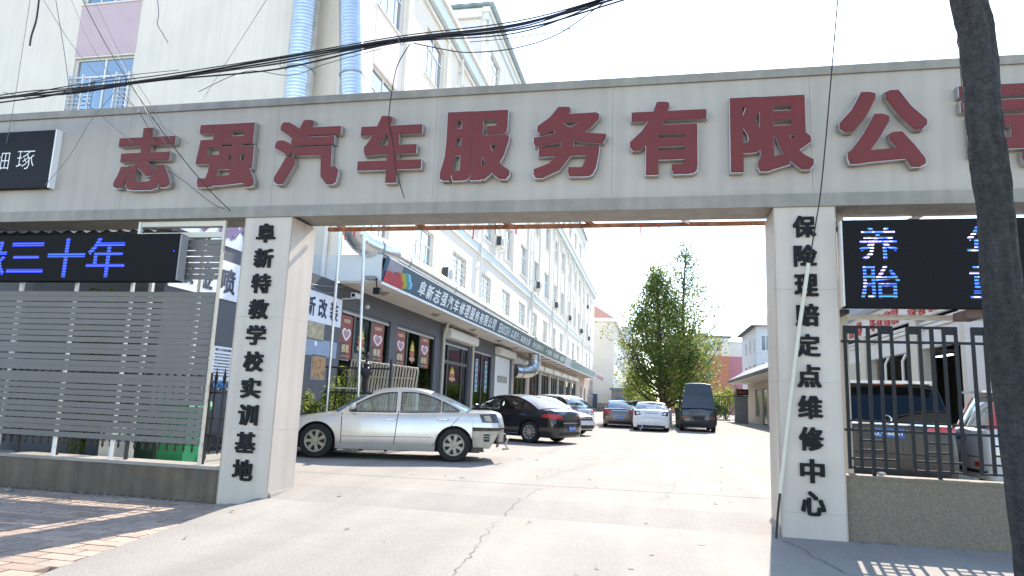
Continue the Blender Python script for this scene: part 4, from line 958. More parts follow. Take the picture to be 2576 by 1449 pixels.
# storey five, set from y=33 to 87
h5 = [(y, y + 2.3, F5[0], F5[1]) for y in ybays if 33 < y < 84]
m = MB(); wall_cells(m, 'x', XW, 33., 87.6, 18.0, 22.0, h5, .17, -1); m.quad((-24, 33., 17), (XW, 33., 17), (XW, 33., 22), (-24, 33., 22)); m.quad((XW, 87.6, 17), (-24, 87.6, 17), (-24, 87.6, 22), (XW, 87.6, 22)); m.obj("attic_wall", WHITEW, mbld)
MB().quad((-13.6, 32.96, 18), (XW - .25, 32.96, 18), (XW - .25, 32.96, 21.6), (-13.6, 32.96, 21.6)).obj("gable_panel", M("lilac_render", (.70, .67, .70), .9, var=.05), mbld)
for a, b, c_, d in h5: window(mbld, a, c_, 2.3, d - c_)
m = MB(); N = 40
for i in range(N):
    a, b = lerp(-24, XW + .5, i / N), lerp(-24, XW + .5, (i + 1) / N); m.quad((a, 32.5, 22.35 + .05 * (i % 2)), (b, 32.5, 22.35 + .05 * ((i + 1) % 2)), (b, 88, 22.35 + .05 * ((i + 1) % 2)), (a, 88, 22.35 + .05 * (i % 2)))
m.obj("roof_sheet", M("roof_blue", (.42, .55, .62), .5, var=.1), mbld)
# mouldings
def mould(x0, x1, y0, y1, z0, z1, mat, name="moulding"): MB().box(x0, y0, z0, x1, y1, z1).obj(name, mat, mbld)
mould(XW, XW + .09, YF - .09, YE + .1, 8.72, 8.80, WHITEW); mould(XW, XW + .06, YF - .06, YE + .08, 8.80, 9.18, BAND); mould(XW, XW + .13, YF - .13, YE + .1, 9.18, 9.30, WHITEW)
mould(XW, XW + .10, YF - .10, YE + .1, 16.75, 16.92, WHITEW); mould(XW - .2, XW + .28, YF - .28, YE + .2, 17.0, 17.6, BAND, "cornice"); mould(XW - .25, XW + .42, YF - .42, YE + .3, 17.6, 17.8, WHITEW, "cornice")
mould(-30, XW - .2, YF - .28, YF, 17.0, 17.6, BAND, "cornice"); mould(-30, XW - .25, YF - .42, YF - .0, 17.6, 17.8, WHITEW, "cornice")
mould(XW - .2, XW + .22, 32.8, 87.8, 22.0, 22.3, WHITEW, "cornice"); mould(XW - .2, XW + .12, 32.9, 87.7, 21.6, 22.0, BAND, "cornice"); mould(-24, XW - .2, 32.75, 33., 21.7, 22.2, WHITEW, "cornice")
# pink spandrels under the fourth storey windows
for i, y in enumerate(ybays):
    if i in (0, 2, 4, 7, 9): MB().box(XW, y, F3[1] + .06, XW + .012, y + 2.3, F4[0] - .12).obj("spandrel", PALEPINK, mbld)
    if i < 15: MB().box(XW, y + 2.55, 9.32, XW + .10, y + 2.85, 16.74).obj("pilaster", WHITEW, mbld)
# the end facing the gate: pink bays between the windows
for z0, z1 in ((12.26, 14.14), (8.26, 10.09)): MB().box(-19.42, YF - .012, z0, -17.03, YF, z1).obj("spandrel", PINK, mbld)
for (a, b, c_, d) in fh: window(mbld, 0, 0, 2.35, d - c_, 'wide', False, Matrix.Translation((a, YF, c_)) @ Matrix.Rotation(rad(-90), 4, 'Z'), True)
SHUT = M("louvre_bars", (.50, .52, .55), .5, var=.05)
for x0, x1 in ((-19.42, -18.85), (-17.55, -17.06)):
    for j in range(9): MB().box(x0, YF - .10, 10.2 + j * .15, x1, YF - .07, 10.235 + j * .15).obj("guard_bar", SHUT, mbld)
    for xx in (x0, x1): MB().box(xx - .02, YF - .12, 10.1, xx + .02, YF - .05, 11.55).obj("guard_post", FRAMEW, mbld)
# downpipes
for y, z0, z1 in ((33.7, 5.3, 17), (49.15, 5.3, 17), (59.7, 5.3, 17), (70.3, 5.3, 17), (86.2, 5.3, 21.8), (95.5, 5.3, 17), (39.0, 9.4, 17), (64.4, 9.4, 17), (28.6, 9.4, 17), (75.4, 9.4, 17), (33.2, 17.8, 21.8)):
    m = MB().tube([(XW + .13, y, z0), (XW + .13, y, z1)], .075, 8)
    zz = z0 + .6
    while zz < z1: m.box(XW, y - .09, zz, XW + .22, y + .09, zz + .05); zz += 2.1
    m.obj("downpipe", PVC, mbld, 50)
MB().tube([(-9.5, YF - .1, 4.6), (-9.5, YF - .1, 17)], .075, 8).obj("downpipe", PVC, mbld, 50)
# ---------------- ground floor shopfront
m = MB(); shop_holes = [(18.45, 22.25, .25, 3.80), (22.9, 27.25, .25, 3.80), (28.45, 32.7, .0, 3.75), (33.5, 37.5, .2, 3.78), (38.5, 42.7, 0., 3.8)] + [(a, a + 4.3, .2, 3.55) for a in (44., 49.8, 55., 60.2, 65.4, 70.6, 75.8)]
wall_cells(m, 'x', XW, 11.0, 43.3, 0, 4.45, shop_holes[:5], .14, -1); m.quad((-34, 11.0, 0), (XW, 11.0, 0), (XW, 11.0, 4.45), (-34, 11.0, 4.45))
m.obj("shop_wall", CHAR, mbld)
m = MB(); wall_cells(m, 'x', XW, 43.3, YE, 0, 4.45, shop_holes[5:] + [(85.5, 87.4, 0, 3.2), (90., 92., .9, 3.2)], .14, -1); m.obj("shop_wall", M("shop_wall_beige", (.50, .40, .34), .8, var=.1), mbld)
MB().quad((XW, 11.0, 4.45), (XW, YF, 4.45), (-34, YF, 4.45), (-34, 11.0, 4.45)).obj("annex_roof", CHARF, mbld)
MB().box(XW - .01, 11.0, 0, XW + .03, 18.3, .35).obj("plinth", CHARF, mbld); MB().box(XW - .6, 18.3, 4.44, XW, 18.46, 4.45).obj("corner_trim", CHARF, mbld)
# room behind the glass
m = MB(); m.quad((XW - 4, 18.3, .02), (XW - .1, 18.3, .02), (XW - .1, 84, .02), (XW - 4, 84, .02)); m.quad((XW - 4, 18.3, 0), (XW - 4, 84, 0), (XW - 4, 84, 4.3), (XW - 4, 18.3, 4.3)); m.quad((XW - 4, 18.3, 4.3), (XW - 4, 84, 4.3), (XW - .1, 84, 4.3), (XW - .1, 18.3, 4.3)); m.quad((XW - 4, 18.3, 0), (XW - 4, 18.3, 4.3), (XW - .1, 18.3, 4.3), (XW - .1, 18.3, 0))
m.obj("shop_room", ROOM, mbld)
def shopwin(y0, y1, z0, z1, mull, door=False):
    f = MB(); x0, x1 = XW - .12, XW - .04; t = .09
    f.box(x0, y0, z0, x1, y0 + t, z1); f.box(x0, y1 - t, z0, x1, y1, z1); f.box(x0, y0 + t, z1 - t, x1, y1 - t, z1); f.box(x0, y0 + t, z0, x1, y1 - t, z0 + t)
    for q in mull: f.box(x0 - .002, q - .06, z0 + t, x1 + .002, q + .06, z1 - t)
    if door: f.box(x0 - .003, y0 + t, z0 + 2.75, x1 + .003, y1 - t, z0 + 2.9)
    o = f.obj("shop_window", CHARF, mbld)
    MB().quad((XW - .08, y0 + t, z0 + t), (XW - .08, y1 - t, z0 + t), (XW - .08, y1 - t, z1 - t), (XW - .08, y0 + t, z1 - t)).obj("pane", SGLASS, o)
    MB().box(x1 - .0, y0 + t, z1 - .16, x1 + .02, y1 - t, z1 - t).obj("roller_blind", M("blind", (.45, .46, .46), .7, var=.1), o)
    return o
W1 = shopwin(18.45, 22.25, .25, 3.80, (19.45, 20.75)); W2 = shopwin(22.9, 27.25, .25, 3.80, (24.1, 25.5)); W3 = shopwin(28.5, 32.6, .02, 3.75, (29.3, 31.6), True); W4 = shopwin(33.5, 37.5, .2, 3.78, (35.5,))
for (a, b, c_, d) in shop_holes[5:]: shopwin(a, b, c_, d, (a + 1.4, a + 2.8))
# shutter boxes and doors
def shutter_box(y0, y1, z):
    MB().prism([(XW, z), (XW + .30, z), (XW + .36, z + .06), (XW + .36, z + .34), (XW + .30, z + .42), (XW, z + .42)], y0, y1, 'y').obj("shutter_box", WHITEM, mbld)
    MB().box(XW, y0 - .02, z - .05, XW + .05, y1 + .02, z).obj("shutter_lip", M("lip_grey", (.35, .35, .34), .5, var=.1), mbld)
shutter_box(28.35, 33.2, 3.86); shutter_box(38.35, 42.9, 3.86)
for a in (44, 49.8, 55, 60.2, 65.4, 70.6, 75.8): shutter_box(a - .1, a + 4.4, 3.62); MB().box(XW, a + 4.45, 0, XW + .10, a + 4.85, 4.3).obj("pier", M("pier_cream", (.58, .53, .46), .8, var=.1), mbld)
wd = MB().box(XW - .06, 38.55, .02, XW - .02, 42.65, 3.78).obj("white_panel_wall", WHITEM, mbld)
MB().box(XW - .02, 39.3, 2.28, XW + .01, 41.9, 2.66).obj("plaque", M("plaque_steel", (.22, .22, .21), .4, metal=.4, var=.1), wd)
for y in (28.15, 33.1): MB().tube([(XW + .30, y - .12, 4.44), (XW + .22, y - .1, 4.2), (XW + .10, y, 4.0), (XW + .10, y, 0)], .07, 8).obj("downpipe", CREAMM, mbld, 50)
MB().box(XW - .10, 85.5, 0, XW - .06, 87.4, 3.2).obj("door", M("door_brown", (.20, .14, .11), .6, var=.1), mbld); MB().box(XW - .10, 90, .9, XW - .06, 92, 3.2).obj("shop_window", FARGLASS, mbld)

# ---------------- canopy with its sign boards
cp = root("canopy", (-8.3, 55, 4.46), "pale shop canopy running along the building over the pavement", "canopy")
MB().box(XW + .002, YF, 4.46, -7.72, 91., 4.56).obj("soffit", SOFFIT, cp); MB().quad((XW, YF, 5.2), (-7.62, YF, 5.2), (-7.62, 91, 5.2), (XW, 91, 5.2)).obj("top_sheet", WHITEM, cp)
MB().box(-10.2, YF - .06, 4.50, -7.70, YF - .0, 5.28).obj("end_fascia", M("fascia_offwhite", (.70, .70, .67), .6, var=.04, stain=(.55, .54, .5), stain_amt=.4), cp)
MB().box(-7.73, YF, 4.42, -7.66, 91, 4.50).obj("edge_angle", WHITEM, cp)
ln = MB()
for i, (x, y) in enumerate([(-8.35, 19.9), (-8.35, 25.2), (-8.3, 30.6), (-8.3, 36.2), (-8.3, 41.), (-8.3, 46)]):
    m = MB().lathe([(.20, 4.458), (.20, 4.44), (.12, 4.41), (.05, 4.36)], 14, (x, y, 0)); m.obj("downlight", M("lamp_housing", (.30, .28, .25), .5, var=.1), cp, 50)
y = 49.
while y < 90: MB().box(-8.9, y, 4.425, -7.85, y + .07, 4.458).obj("soffit_batten", M("batten_dark", (.10, .09, .08), .8, var=.2), cp); y += 3.2
def sign_pt(y, v, d=0.):            # v 0 bottom .. 1 top on the outward-leaning board
    return (lerp(-7.70, -7.50, v) + d, y, lerp(4.47, 5.20, v) - d * .27)
TILT = math.atan2(.20, .73)
def sign_board(y0, y1, mat, name, label, cat="sign", group=None):
    o = root(name, (-7.6, (y0 + y1) / 2, 4.47), label, cat, group); m = MB()
    P = [sign_pt(y0, 0), sign_pt(y1, 0), sign_pt(y1, 1), sign_pt(y0, 1)]; Q = [(p[0] - .09, p[1], p[2] + .02) for p in P]
    m.add(P + Q, [(0, 1, 2, 3), (7, 6, 5, 4), (0, 4, 5, 1), (1, 5, 6, 2), (2, 6, 7, 3), (3, 7, 4, 0)]); m.obj("board", mat, o)
    for v in (0, 1): MB().bar(sign_pt(y0, v, .004), sign_pt(y1, v, .004), .03).obj("board_edge", WHITEM, o)
    return o
def sign_frame(y, v, d=.008): p = sign_pt(y, v, d); return TR(*p, rad(90), 0, rad(90)) @ Matrix.Rotation(TILT, 4, 'X')
def sign_text(o, text, y0, y1, h, mat=LETW, bold=.02, v=.5):
    n = len(text); st_ = (y1 - y0) / n
    for i, ch in enumerate(text):
        if ch == ' ': continue
        put_text("character", ch, mat, o, sign_frame(y0 + st_ * (i + .5), v), h=h, w=st_ * .84 if ch not in "一" else st_ * .8, bold=bold) if ch != "一" else put_text("character", ch, mat, o, sign_frame(y0 + st_ * .5, v), w=st_ * .8, h=.07, bold=bold)
s1 = sign_board(18.12, 32.6, NAVY, "shop_sign", "dark blue shop sign with rainbow car graphic on the canopy"); sign_text(s1, "阜新志强汽车修理服务有限公司", 20.95, 32.3, .50)
RB = [(.30, .02, .05), (.45, .10, .02), (.50, .38, .03), (.10, .35, .10), (.03, .22, .40), (.20, .55, .70)]
CARS = [(0, .1), (.0, .42), (.22, .50), (.42, .85), (.78, .88), (.98, .52), (1.12, .46), (1.15, .14), (.98, .05), (.2, .05)]
MB().add([sign_pt(y, v, .004) for y, v in ((18.2, .45), (19.3, .4), (19.3, .97), (18.2, .97))], [(0, 1, 2, 3)]).obj("photo_print", M("print_grey", (.28, .27, .33), .4, var=.2), s1)
for i, col in enumerate(RB):
    k = len(RB) - i; MB().add([sign_pt(18.35 + .17 * (len(RB) - 1 - (len(RB) - 1 - i)) + a * 1.05, .02 + b * .70 + .03 * i, .006 + .0016 * (len(RB) - i)) for a, b in CARS], [tuple(range(len(CARS)))]).obj("car_print", M("print_%d" % i, col, .35, var=.1), s1)
MB().add([sign_pt(18.14 + a * 1.2, .02 + b * .52, .020) for a, b in ((0, 0), (1.1, .02), (1.2, .4), (.9, .75), (.35, .98), (0, .95))], [tuple(range(6))]).obj("car_print", M("print_red", (.42, .03, .06), .35, var=.1), s1)
s2 = sign_board(32.65, 42.2, M("sign_blue_green", (.036, .125, .155), .4, var=.08, scale=1.), "shop_sign", "blue canopy sign with Latin letters next to the long company name")
for i, (ch) in enumerate("ENOCHI"): put_text("character", ch, LETW, s2, sign_frame(33.25 + i * .46, .5), h=.46, w=.38 if ch != "I" else .09, bold=.02)
sign_text(s2, "以诺行", 35.95, 38.1, .44); MB().add([sign_pt(y, v, .006) for y, v in ((38.35, .2), (38.41, .2), (38.41, .85), (38.35, .85))], [(0, 1, 2, 3)]).obj("divider", LETW, s2); sign_text(s2, "阜新志强", 38.7, 41.9, .42)
s3 = sign_board(42.25, 59.3, TEAL, "shop_sign", "teal canopy sign with two groups of small white characters"); sign_text(s3, "绿色钣喷中心", 42.8, 47.2, .40); sign_text(s3, "一次维修 终身质保 全国联保", 48.2, 58.9, .40)
s4 = sign_board(59.35, 63.6, M("sign_blank", (.50, .56, .57), .5, var=.06), "shop_sign", "blank pale panel between the teal canopy signs")
s5 = sign_board(63.65, 90.4, TEALF, "shop_sign", "faded teal canopy sign with illegible lettering at the far end")
s6 = sign_board(90.45, 106., M("sign_redwhite", (.62, .50, .50), .5, var=.06), "shop_sign", "red and white sign at the far end of the canopy"); sign_text(s6, "汽车美容装饰", 92, 105, .42, M("sign_red_ink", (.42, .04, .06), .5, var=.1), .03)
# white banner on the annex wall
bn = root("wall_banner", (XW, 13.6, 3.1), "long white banner with dark characters on the charcoal wall", "banner")
MB().box(XW + .002, 11.05, 3.16, XW + .03, 18.34, 3.98).obj("banner_cloth", BANNER, bn)
for ch, y in zip("钣金喷漆", (11.5, 12.12, 12.86, 13.62)): put_text("character", ch, NAVYINK, bn, frame_px(XW + .036, y, 3.56), h=.55, w=.50, bold=.03)
for ch, y in zip("翻新改装", (15.7, 16.5, 17.18, 17.86)): put_text("character", ch, NAVYINK, bn, frame_px(XW + .036, y, 3.57), h=.54, w=.50, bold=.03)
# mural board above it
mu = root("mural_board", (XW, 11.5, 4.5), "white billboard with purple petal shapes above the charcoal wall", "billboard")
MB().box(XW - .1, 10.9, 4.30, XW + .02, 13.9, 5.25).obj("board", M("mural_white", (.66, .70, .76), .6, var=.05), mu)
rr = random.Random(3)
for i in range(34):
    y, z = rr.uniform(11.2, 13.6), rr.uniform(4.6, 5.0); s = rr.uniform(.10, .22); a = rr.uniform(0, 3)
    MB().add([(XW + .024 + .0004 * i, y + s * math.cos(a + k * 1.57) * (1 if k % 2 else .7), z + s * math.sin(a + k * 1.57)) for k in range(4)], [(0, 1, 2, 3)]).obj("petal_print", PASTEL, mu)
# framed pictures on the annex wall
PICM = [M("pic_sand", (.42, .36, .22), .5, var=.4, scale=6), M("pic_mist", (.26, .33, .45), .5, var=.15, scale=3), M("pic_amber", (.36, .20, .08), .4, var=.6, scale=8)]
for (y0, y1, z0, z1, mt, nm, lb) in ((16.46, 17.36, 2.70, 3.14, PICM[0], "wall_picture", "sand coloured picture under the white banner"), (16.36, 18.2, 2.28, 2.68, PICM[1], "wall_picture", "misty blue poster panel with a round white mark on the wall"), (16.85, 17.6, 1.65, 2.26, PICM[2], "wall_picture", "amber wooden interior picture behind the green plants")):
    o = root(nm, (XW, (y0 + y1) / 2, z0), lb, "picture"); MB().box(XW + .002, y0, z0, XW + .025, y1, z1).obj("print", mt, o); MB().box(XW + .0, y0 - .03, z0 - .03, XW + .018, y1 + .03, z1 + .03).obj("mount", M("mount_%s" % lb[:5], (.30, .36, .46), .5, var=.05), o)
    if mt is PICM[1]: MB().lathe([(.07, 0), (.07, .004)], 14, (XW + .026, 16.95, 2.58), 'x').obj("round_mark", LETW, o)
# notice sheet seen between screen and pillar
nt = root("notice_sheet", (XW, 13., 1.3), "white notice sheet with blue base on the charcoal wall", "notice")
MB().box(XW + .002, 12.62, 1.45, XW + .012, 13.32, 2.16).obj("sheet", BANNER, nt); MB().box(XW + .002, 12.62, 1.29, XW + .0125, 13.32, 1.448).obj("blue_base", M("notice_blue", (.03, .25, .60), .5, var=.1), nt)
put_text("heading", "喷漆工安全操作规程", INK, nt, frame_px(XW + .016, 12.97, 2.09), w=.55, h=.055, bold=.02)
for j in range(8): put_text("text_line", "工作前必须穿戴好防护用品检查设备" if j % 2 else "严禁烟火保持通风良好并清理现场杂物", INK, nt, frame_px(XW + .016, 12.95 + .02 * (j % 2), 2.0 - .065 * j), w=.56, h=.032, bold=.01)
# window posters, flames, vertical banners
def poster(y0, y1, z0, z1, label):
    o = root("window_poster", (XW - .07, (y0 + y1) / 2, z0), label, "poster", "red anniversary posters in the shop windows"); x = XW - .066
    MB().box(x, y0, z0, x + .004, y1, z1).obj("sheet", POSTERRED, o); MB().box(x + .0042, y0, z0, x + .0062, lerp(y0, y1, .55), z0 + .50).obj("dark_corner", POSTERDK, o)
    w = y1 - y0; put_text("characters", "30周年", GOLD, o, frame_px(x + .007, (y0 + y1) / 2, z1 - .17), w=w * .6, h=.13, bold=.02)
    H = [(0, -.5), (-.28, -.28), (-.5, .02), (-.5, .28), (-.32, .46), (-.12, .42), (0, .24), (.12, .42), (.32, .46), (.5, .28), (.5, .02), (.28, -.28)]
    cy, cz = (y0 + y1) / 2, lerp(z0, z1, .56)
    MB().add([(x + .008, cy + a * w * .72, cz + b * .40) for a, b in H], [tuple(range(12))]).obj("heart_print", M("heart_rim", (.80, .74, .76), .4, var=.2, scale=30), o); MB().add([(x + .010, cy + a * w * .50, cz + b * .27 + .005) for a, b in H], [tuple(range(12))]).obj("heart_print", HEARTP, o)
    put_text("characters", "感恩", GOLD, o, frame_px(x + .009, cy - .02, lerp(z0, z1, .24)), w=w * .62, h=.24, bold=.02); put_text("small_print", "感恩有你一路同行", GOLD, o, frame_px(x + .009, cy, z0 + .08), w=w * .7, h=.05, bold=.0)
poster(18.56, 19.36, 2.30, 3.60, "red anniversary poster in the first shop window next to the banner"); poster(20.85, 21.85, 2.36, 3.62, "red anniversary poster right of the flame decal in the first shop window")
poster(23.02, 23.95, 2.36, 3.62, "red anniversary poster left of the flame decal in the second shop window"); poster(25.6, 26.7, 2.40, 3.68, "red anniversary poster nearest the roller door")
def flame(y, z0, z1, w, label, txt):
    o = root("flame_decal", (XW - .07, y, z0), label, "decal", "yellow flame decals on the shop glass"); x = XW - .066; P = []; zc = lerp(z0, z1, .48); n = 11
    for i in range(n):
        a = lerp(rad(200), rad(-20), i / (n - 1)); b = lerp(rad(200), rad(-20), (i + .5) / (n - 1)); r = (z1 - zc) * (.75 + .25 * math.sin(math.pi * i / (n - 1)))
        P.append((x, y - math.cos(a) * w * .5 * -1 * (.9), zc + max(-.1, math.sin(a)) * r)); 
        if i < n - 1: P.append((x, y + math.cos(b) * w * .30, zc + max(-.05, math.sin(b)) * r * .55))
    MB().add(P + [(x, y, zc - .05)], [(i, i + 1, len(P)) for i in range(len(P) - 1)]).obj("flame_print", FLAME, o)
    D = [(-.36, .0), (-.30, .30), (.30, .30), (.36, .0), (.12, -.5), (0, -.62), (-.12, -.5)]
    MB().add([(x + .002, y + a * w, zc - .05 + b * (zc - z0) * 1.05) for a, b in D], [tuple(range(7))]).obj("lantern_print", M("lantern_red", (.42, .05, .03), .4, var=.15), o)
    put_text("characters", txt, GOLD, o, frame_px(x + .004, y, lerp(z0, zc, .62)), w=w * .95, h=.14, bold=.03)
flame(20.05, 2.36, 3.44, .62, "yellow flame decal on the first shop window", "欢庆"); flame(24.75, 2.34, 3.42, .62, "yellow flame decal on the second shop window", "欢庆"); flame(30.2, 1.85, 2.72, 1.0, "yellow sunburst decal with red heart on the glass door", "欢迎光临")
for y, t_, lb in ((34.55, "汽车美容养护", "pale blue vertical strip left of the glass door pair"), (36.6, "快修保养换油", "pale blue vertical strip beside the white panel wall")):
    o = root("window_strip", (XW - .07, y, 1.6), lb, "sticker", "vertical lettered strips on the shop glass"); MB().box(XW - .066, y - .22, 1.62, XW - .06, y + .22, 3.32).obj("strip", M("strip_blue", (.36, .60, .70), .5, var=.05), o)
    for i, ch in enumerate(t_): put_text("character", ch, INK, o, frame_px(XW - .056, y, 3.16 - i * .278), h=.22, w=.30, bold=.02)
# ---------------- ducts
def duct(name, pts, r, label, bands, n=20, rings=.11):
    o = root(name, pts[0], label, "duct"); C_ = smooth_curve(pts, 10); P = [C_[0]]; 
    out = [Vector(C_[0])]; acc = 0
    L_ = [(Vector(b) - Vector(a)).length for a, b in zip(C_[:-1], C_[1:])]
    T_ = sum(L_); N = int(T_ / rings); pts2 = []; rs = []; cum = np.concatenate([[0], np.cumsum(L_)]); A = np.array([list(p) for p in C_])
    for i in range(N * 3 + 1):
        s_ = T_ * i / (N * 3); p = [float(np.interp(s_, cum, A[:, k])) for k in range(3)]; pts2.append(p); rs.append(r * (1.018 if i % 3 == 0 else 1.0))
    MB().tube(pts2, rs, n).obj("spiral_tube", GALV, o, 25)
    for f in bands:
        i = int(f * (len(pts2) - 2)); a, b = Vector(pts2[i]), Vector(pts2[i + 1]); d = (b - a).normalized(); MB().cyl(a - d * .02, a + d * .04, r * 1.07, None, n).obj("clamp_band", GALVD, o, 40)
    return o
duct("ventilation_duct", [(-10.56, YF - .55, 4.6), (-10.56, YF - .55, 10), (-10.56, YF - .55, 18.5)], .41, "galvanised spiral duct climbing the white wall, further from the corner", [.2, .455, .7])
duct("ventilation_duct", [(-7.80, 19.0, 5.54), (-7.98, 18.4, 5.50), (-8.32, 17.75, 5.70), (-8.47, 17.55, 6.5), (-8.80, 17.58, 10.), (-9.12, 17.6, 13.3), (-9.6, 17.6, 18.5)], .355, "galvanised spiral duct bending onto the canopy at the building corner", [.05, .16, .45, .72])
duct("canopy_duct", [(-7.80, 19.0, 5.52), (-7.78, 24, 5.50), (-7.80, 30, 5.48), (-7.85, 41, 5.46)], .25, "galvanised duct lying along the top of the canopy", [.05, .28, .5, .8])
duct("elbow_duct", [(-8.05, 46.2, 4.44), (-8.05, 46.2, 3.75), (-8.15, 45.8, 3.3), (-8.6, 45.0, 3.15), (-9.05, 44.4, 3.15)], .42, "short galvanised elbow duct under the canopy between shop doors", [.15, .5, .85], 14, .2)
# ---------------- air conditioners on the facade
def ac(i, y, z, label):
    o = root("air_conditioner", (XW + .3, y, z), label, "air conditioner", "outdoor air conditioner units on the facade")
    MB().box(XW + .14, y, z, XW + .46, y + .85, z + .62).obj("casing", ACW, o); MB().box(XW + .16, y - .008, z + .05, XW + .44, y - .001, z + .57).obj("side_grille", ACD, o)
    MB().lathe([(.25, 0), (.24, .02), (.05, .02)], 16, (XW + .462, y + .36, z + .31), 'x').obj("fan_guard", M("ac_guard", (.30, .30, .30), .6, var=.1), o)
    for q in (.1, .75): MB().box(XW, y + q - .02, z - .05, XW + .46, y + q + .02, z - .01).obj("bracket", ACW, o)
    MB().tube(smooth_curve([(XW + .2, y + .02, z + .5), (XW + .1, y - .12, z + .8), (XW + .03, y - .15, z + 1.5)], 4), .02, 5).obj("hose", ASPH if i % 2 else PVC, o)
ACS = [(27.15, 6.15, "between the two nearest barred windows"), (36.9, 9.9, "high beside the first third-storey window past the pipe"), (38.0, 5.35, "just above the canopy sign by the second barred window"), (50.6, 9.7, "on the third storey next to a downpipe"), (49.9, 5.35, "just above the teal sign past the second downpipe"), (60.6, 9.6, "on the third storey by the third downpipe"),
       (59.9, 5.35, "above the end of the teal sign"), (70.9, 9.7, "on the third storey by the fourth downpipe"), (83.0, 9.6, "on the third storey near the far end"), (75.8, 5.35, "above the faded sign near a window"), (90., 13.6, "on the fourth storey near the far corner"), (92.6, 9.6, "last on the third storey before the far corner")]
for i, (y, z, t_) in enumerate(ACS): ac(i, y, z, "white air conditioner " + t_)
# cameras under the canopy
cc = root("security_camera", (XW, 18.6, 4.1), "white bullet camera on a bracket above the first shop window", "camera")
MB().bar((XW, 18.36, 4.02), (XW + .35, 18.5, 4.05), .03).obj("arm", WHITEM, cc); MB().box(XW + .30, 18.3, 4.05, XW + .46, 18.62, 4.2).obj("housing", WHITEM, cc); MB().box(XW + .33, 18.29, 4.08, XW + .43, 18.3, 4.17).obj("lens", BLACK, cc)
c2 = root("security_camera", (-7.8, 18.3, 4.3), "black camera and floodlight hanging from the canopy corner", "camera")
MB().bar((-8.0, YF - .05, 4.62), (-7.75, YF - .2, 4.52), .05).obj("arm", BLACK, c2); MB().box(-8.1, YF - .25, 4.52, -7.78, YF - .12, 4.62).obj("floodlight", M("cam_grey", (.25, .25, .25), .5, var=.1), c2); MB().tube([(-7.78, YF - .18, 4.5), (-7.74, YF - .18, 4.3)], .02, 6).obj("stem", BLACK, c2); MB().box(-7.82, YF - .26, 4.10, -7.62, YF - .12, 4.28).obj("lamp_body", BLACK, c2)
MB().lathe([(.02, 0), (.06, .02), (.07, .09), (.05, .13)], 10, (XW + .06, 19.9, 4.0), 'x').obj("dome_camera", WHITEM, mbld)
# loose cables along the annex wall
for i, pts in enumerate([[(XW + .05, 14.5, 4.35), (XW + .1, 16, 4.1), (XW + .06, 17.8, 4.28), (XW + .1, 18.3, 4.4)], [(XW + .05, 15., 4.4), (XW + .1, 16.8, 3.98), (XW + .05, 18.0, 4.2)]]):
    tag(MB().tube(smooth_curve(pts, 5), .012, 5).obj("wall_cable", CABLEG), "loose grey cable %s over the charcoal wall" % ("drooping low" if i else "slung high"), "cable")
# ================================================================ BUILDINGS BEHIND
def simple_windows(parent, plane, at, us, zs, w, h, sgn, mat=FARGLASS, frame=True):
    for u in us:
        for z in zs:
            if plane == 'x':
                o = MB().box(at, u, z, at + sgn * .05, u + w, z + h).obj("window", FRAMEW, parent); t = .10
                MB().box(at + sgn * .05, u + t, z + t, at + sgn * .058, u + w / 2 - t / 2, z + h - t).obj("pane", mat, o); MB().box(at + sgn * .05, u + w / 2 + t / 2, z + t, at + sgn * .058, u + w - t, z + h - t).obj("pane", mat, o)
            else:
                o = MB().box(u, at, z, u + w, at + sgn * .05, z + h).obj("window", FRAMEW, parent); t = .10
                MB().box(u + t, at + sgn * .05, z + t, u + w / 2 - t / 2, at + sgn * .058, z + h - t).obj("pane", mat, o); MB().box(u + w / 2 + t / 2, at + sgn * .05, z + t, u + w - t, at + sgn * .058, z + h - t).obj("pane", mat, o)
REDROOF = M("red_roof_tile", (.34, .12, .09), .8, var=.2, scale=3)
b2 = root("annex_building", (-12, 140, 0), "cream three-storey building with a red hipped roof beyond the long facade", "building")
MB().box(-22, 112, 0, -6.5, 168, 14.5).obj("wall", M("annex_cream", (.72, .68, .60), .9, var=.04, scale=.5), b2); MB().box(-22.4, 111.5, 14.5, -6.0, 168.5, 15.1).obj("cornice", WHITEW, b2)
m = MB(); m.add([(-22.2, 111.7, 15.1), (-6.2, 111.7, 15.1), (-6.2, 168.3, 15.1), (-22.2, 168.3, 15.1), (-14, 117, 18.2), (-10.5, 117, 18.2), (-10.5, 162, 18.2), (-14, 162, 18.2)], [(0, 1, 5, 4), (1, 2, 6, 5), (2, 3, 7, 6), (3, 0, 4, 7), (4, 5, 6, 7)]); m.obj("roof", REDROOF, b2)
simple_windows(b2, 'x', -6.5, [115 + 4.4 * i for i in range(12)], [1.6, 5.6, 9.8], 1.7, 2.2, 1)
for i in range(13): MB().box(-6.5, 113.4 + 4.4 * i, 0, -6.36, 113.9 + 4.4 * i, 14.4).obj("pilaster", WHITEW, b2)
d = MB().box(-10.9, 111.9, 0.3, -9.0, 111.98, 2.75).obj("door", M("door_blue", (.05, .085, .13), .5, var=.1), b2); MB().box(-8.9, 111.6, 0, -6.5, 111.99, 1.3).obj("plinth", BROWNST, b2)
MB().box(-11.5, 110.6, 0, -8.4, 111.6, .22).obj("door_step", CONC, b2); MB().box(-11.2, 111.6, .222, -8.7, 111.9, .42).obj("door_step", CONC, b2)
lb = root("long_shed", (-4.3, 140, 0), "low grey shed with a blue door running back from the yard", "shed")
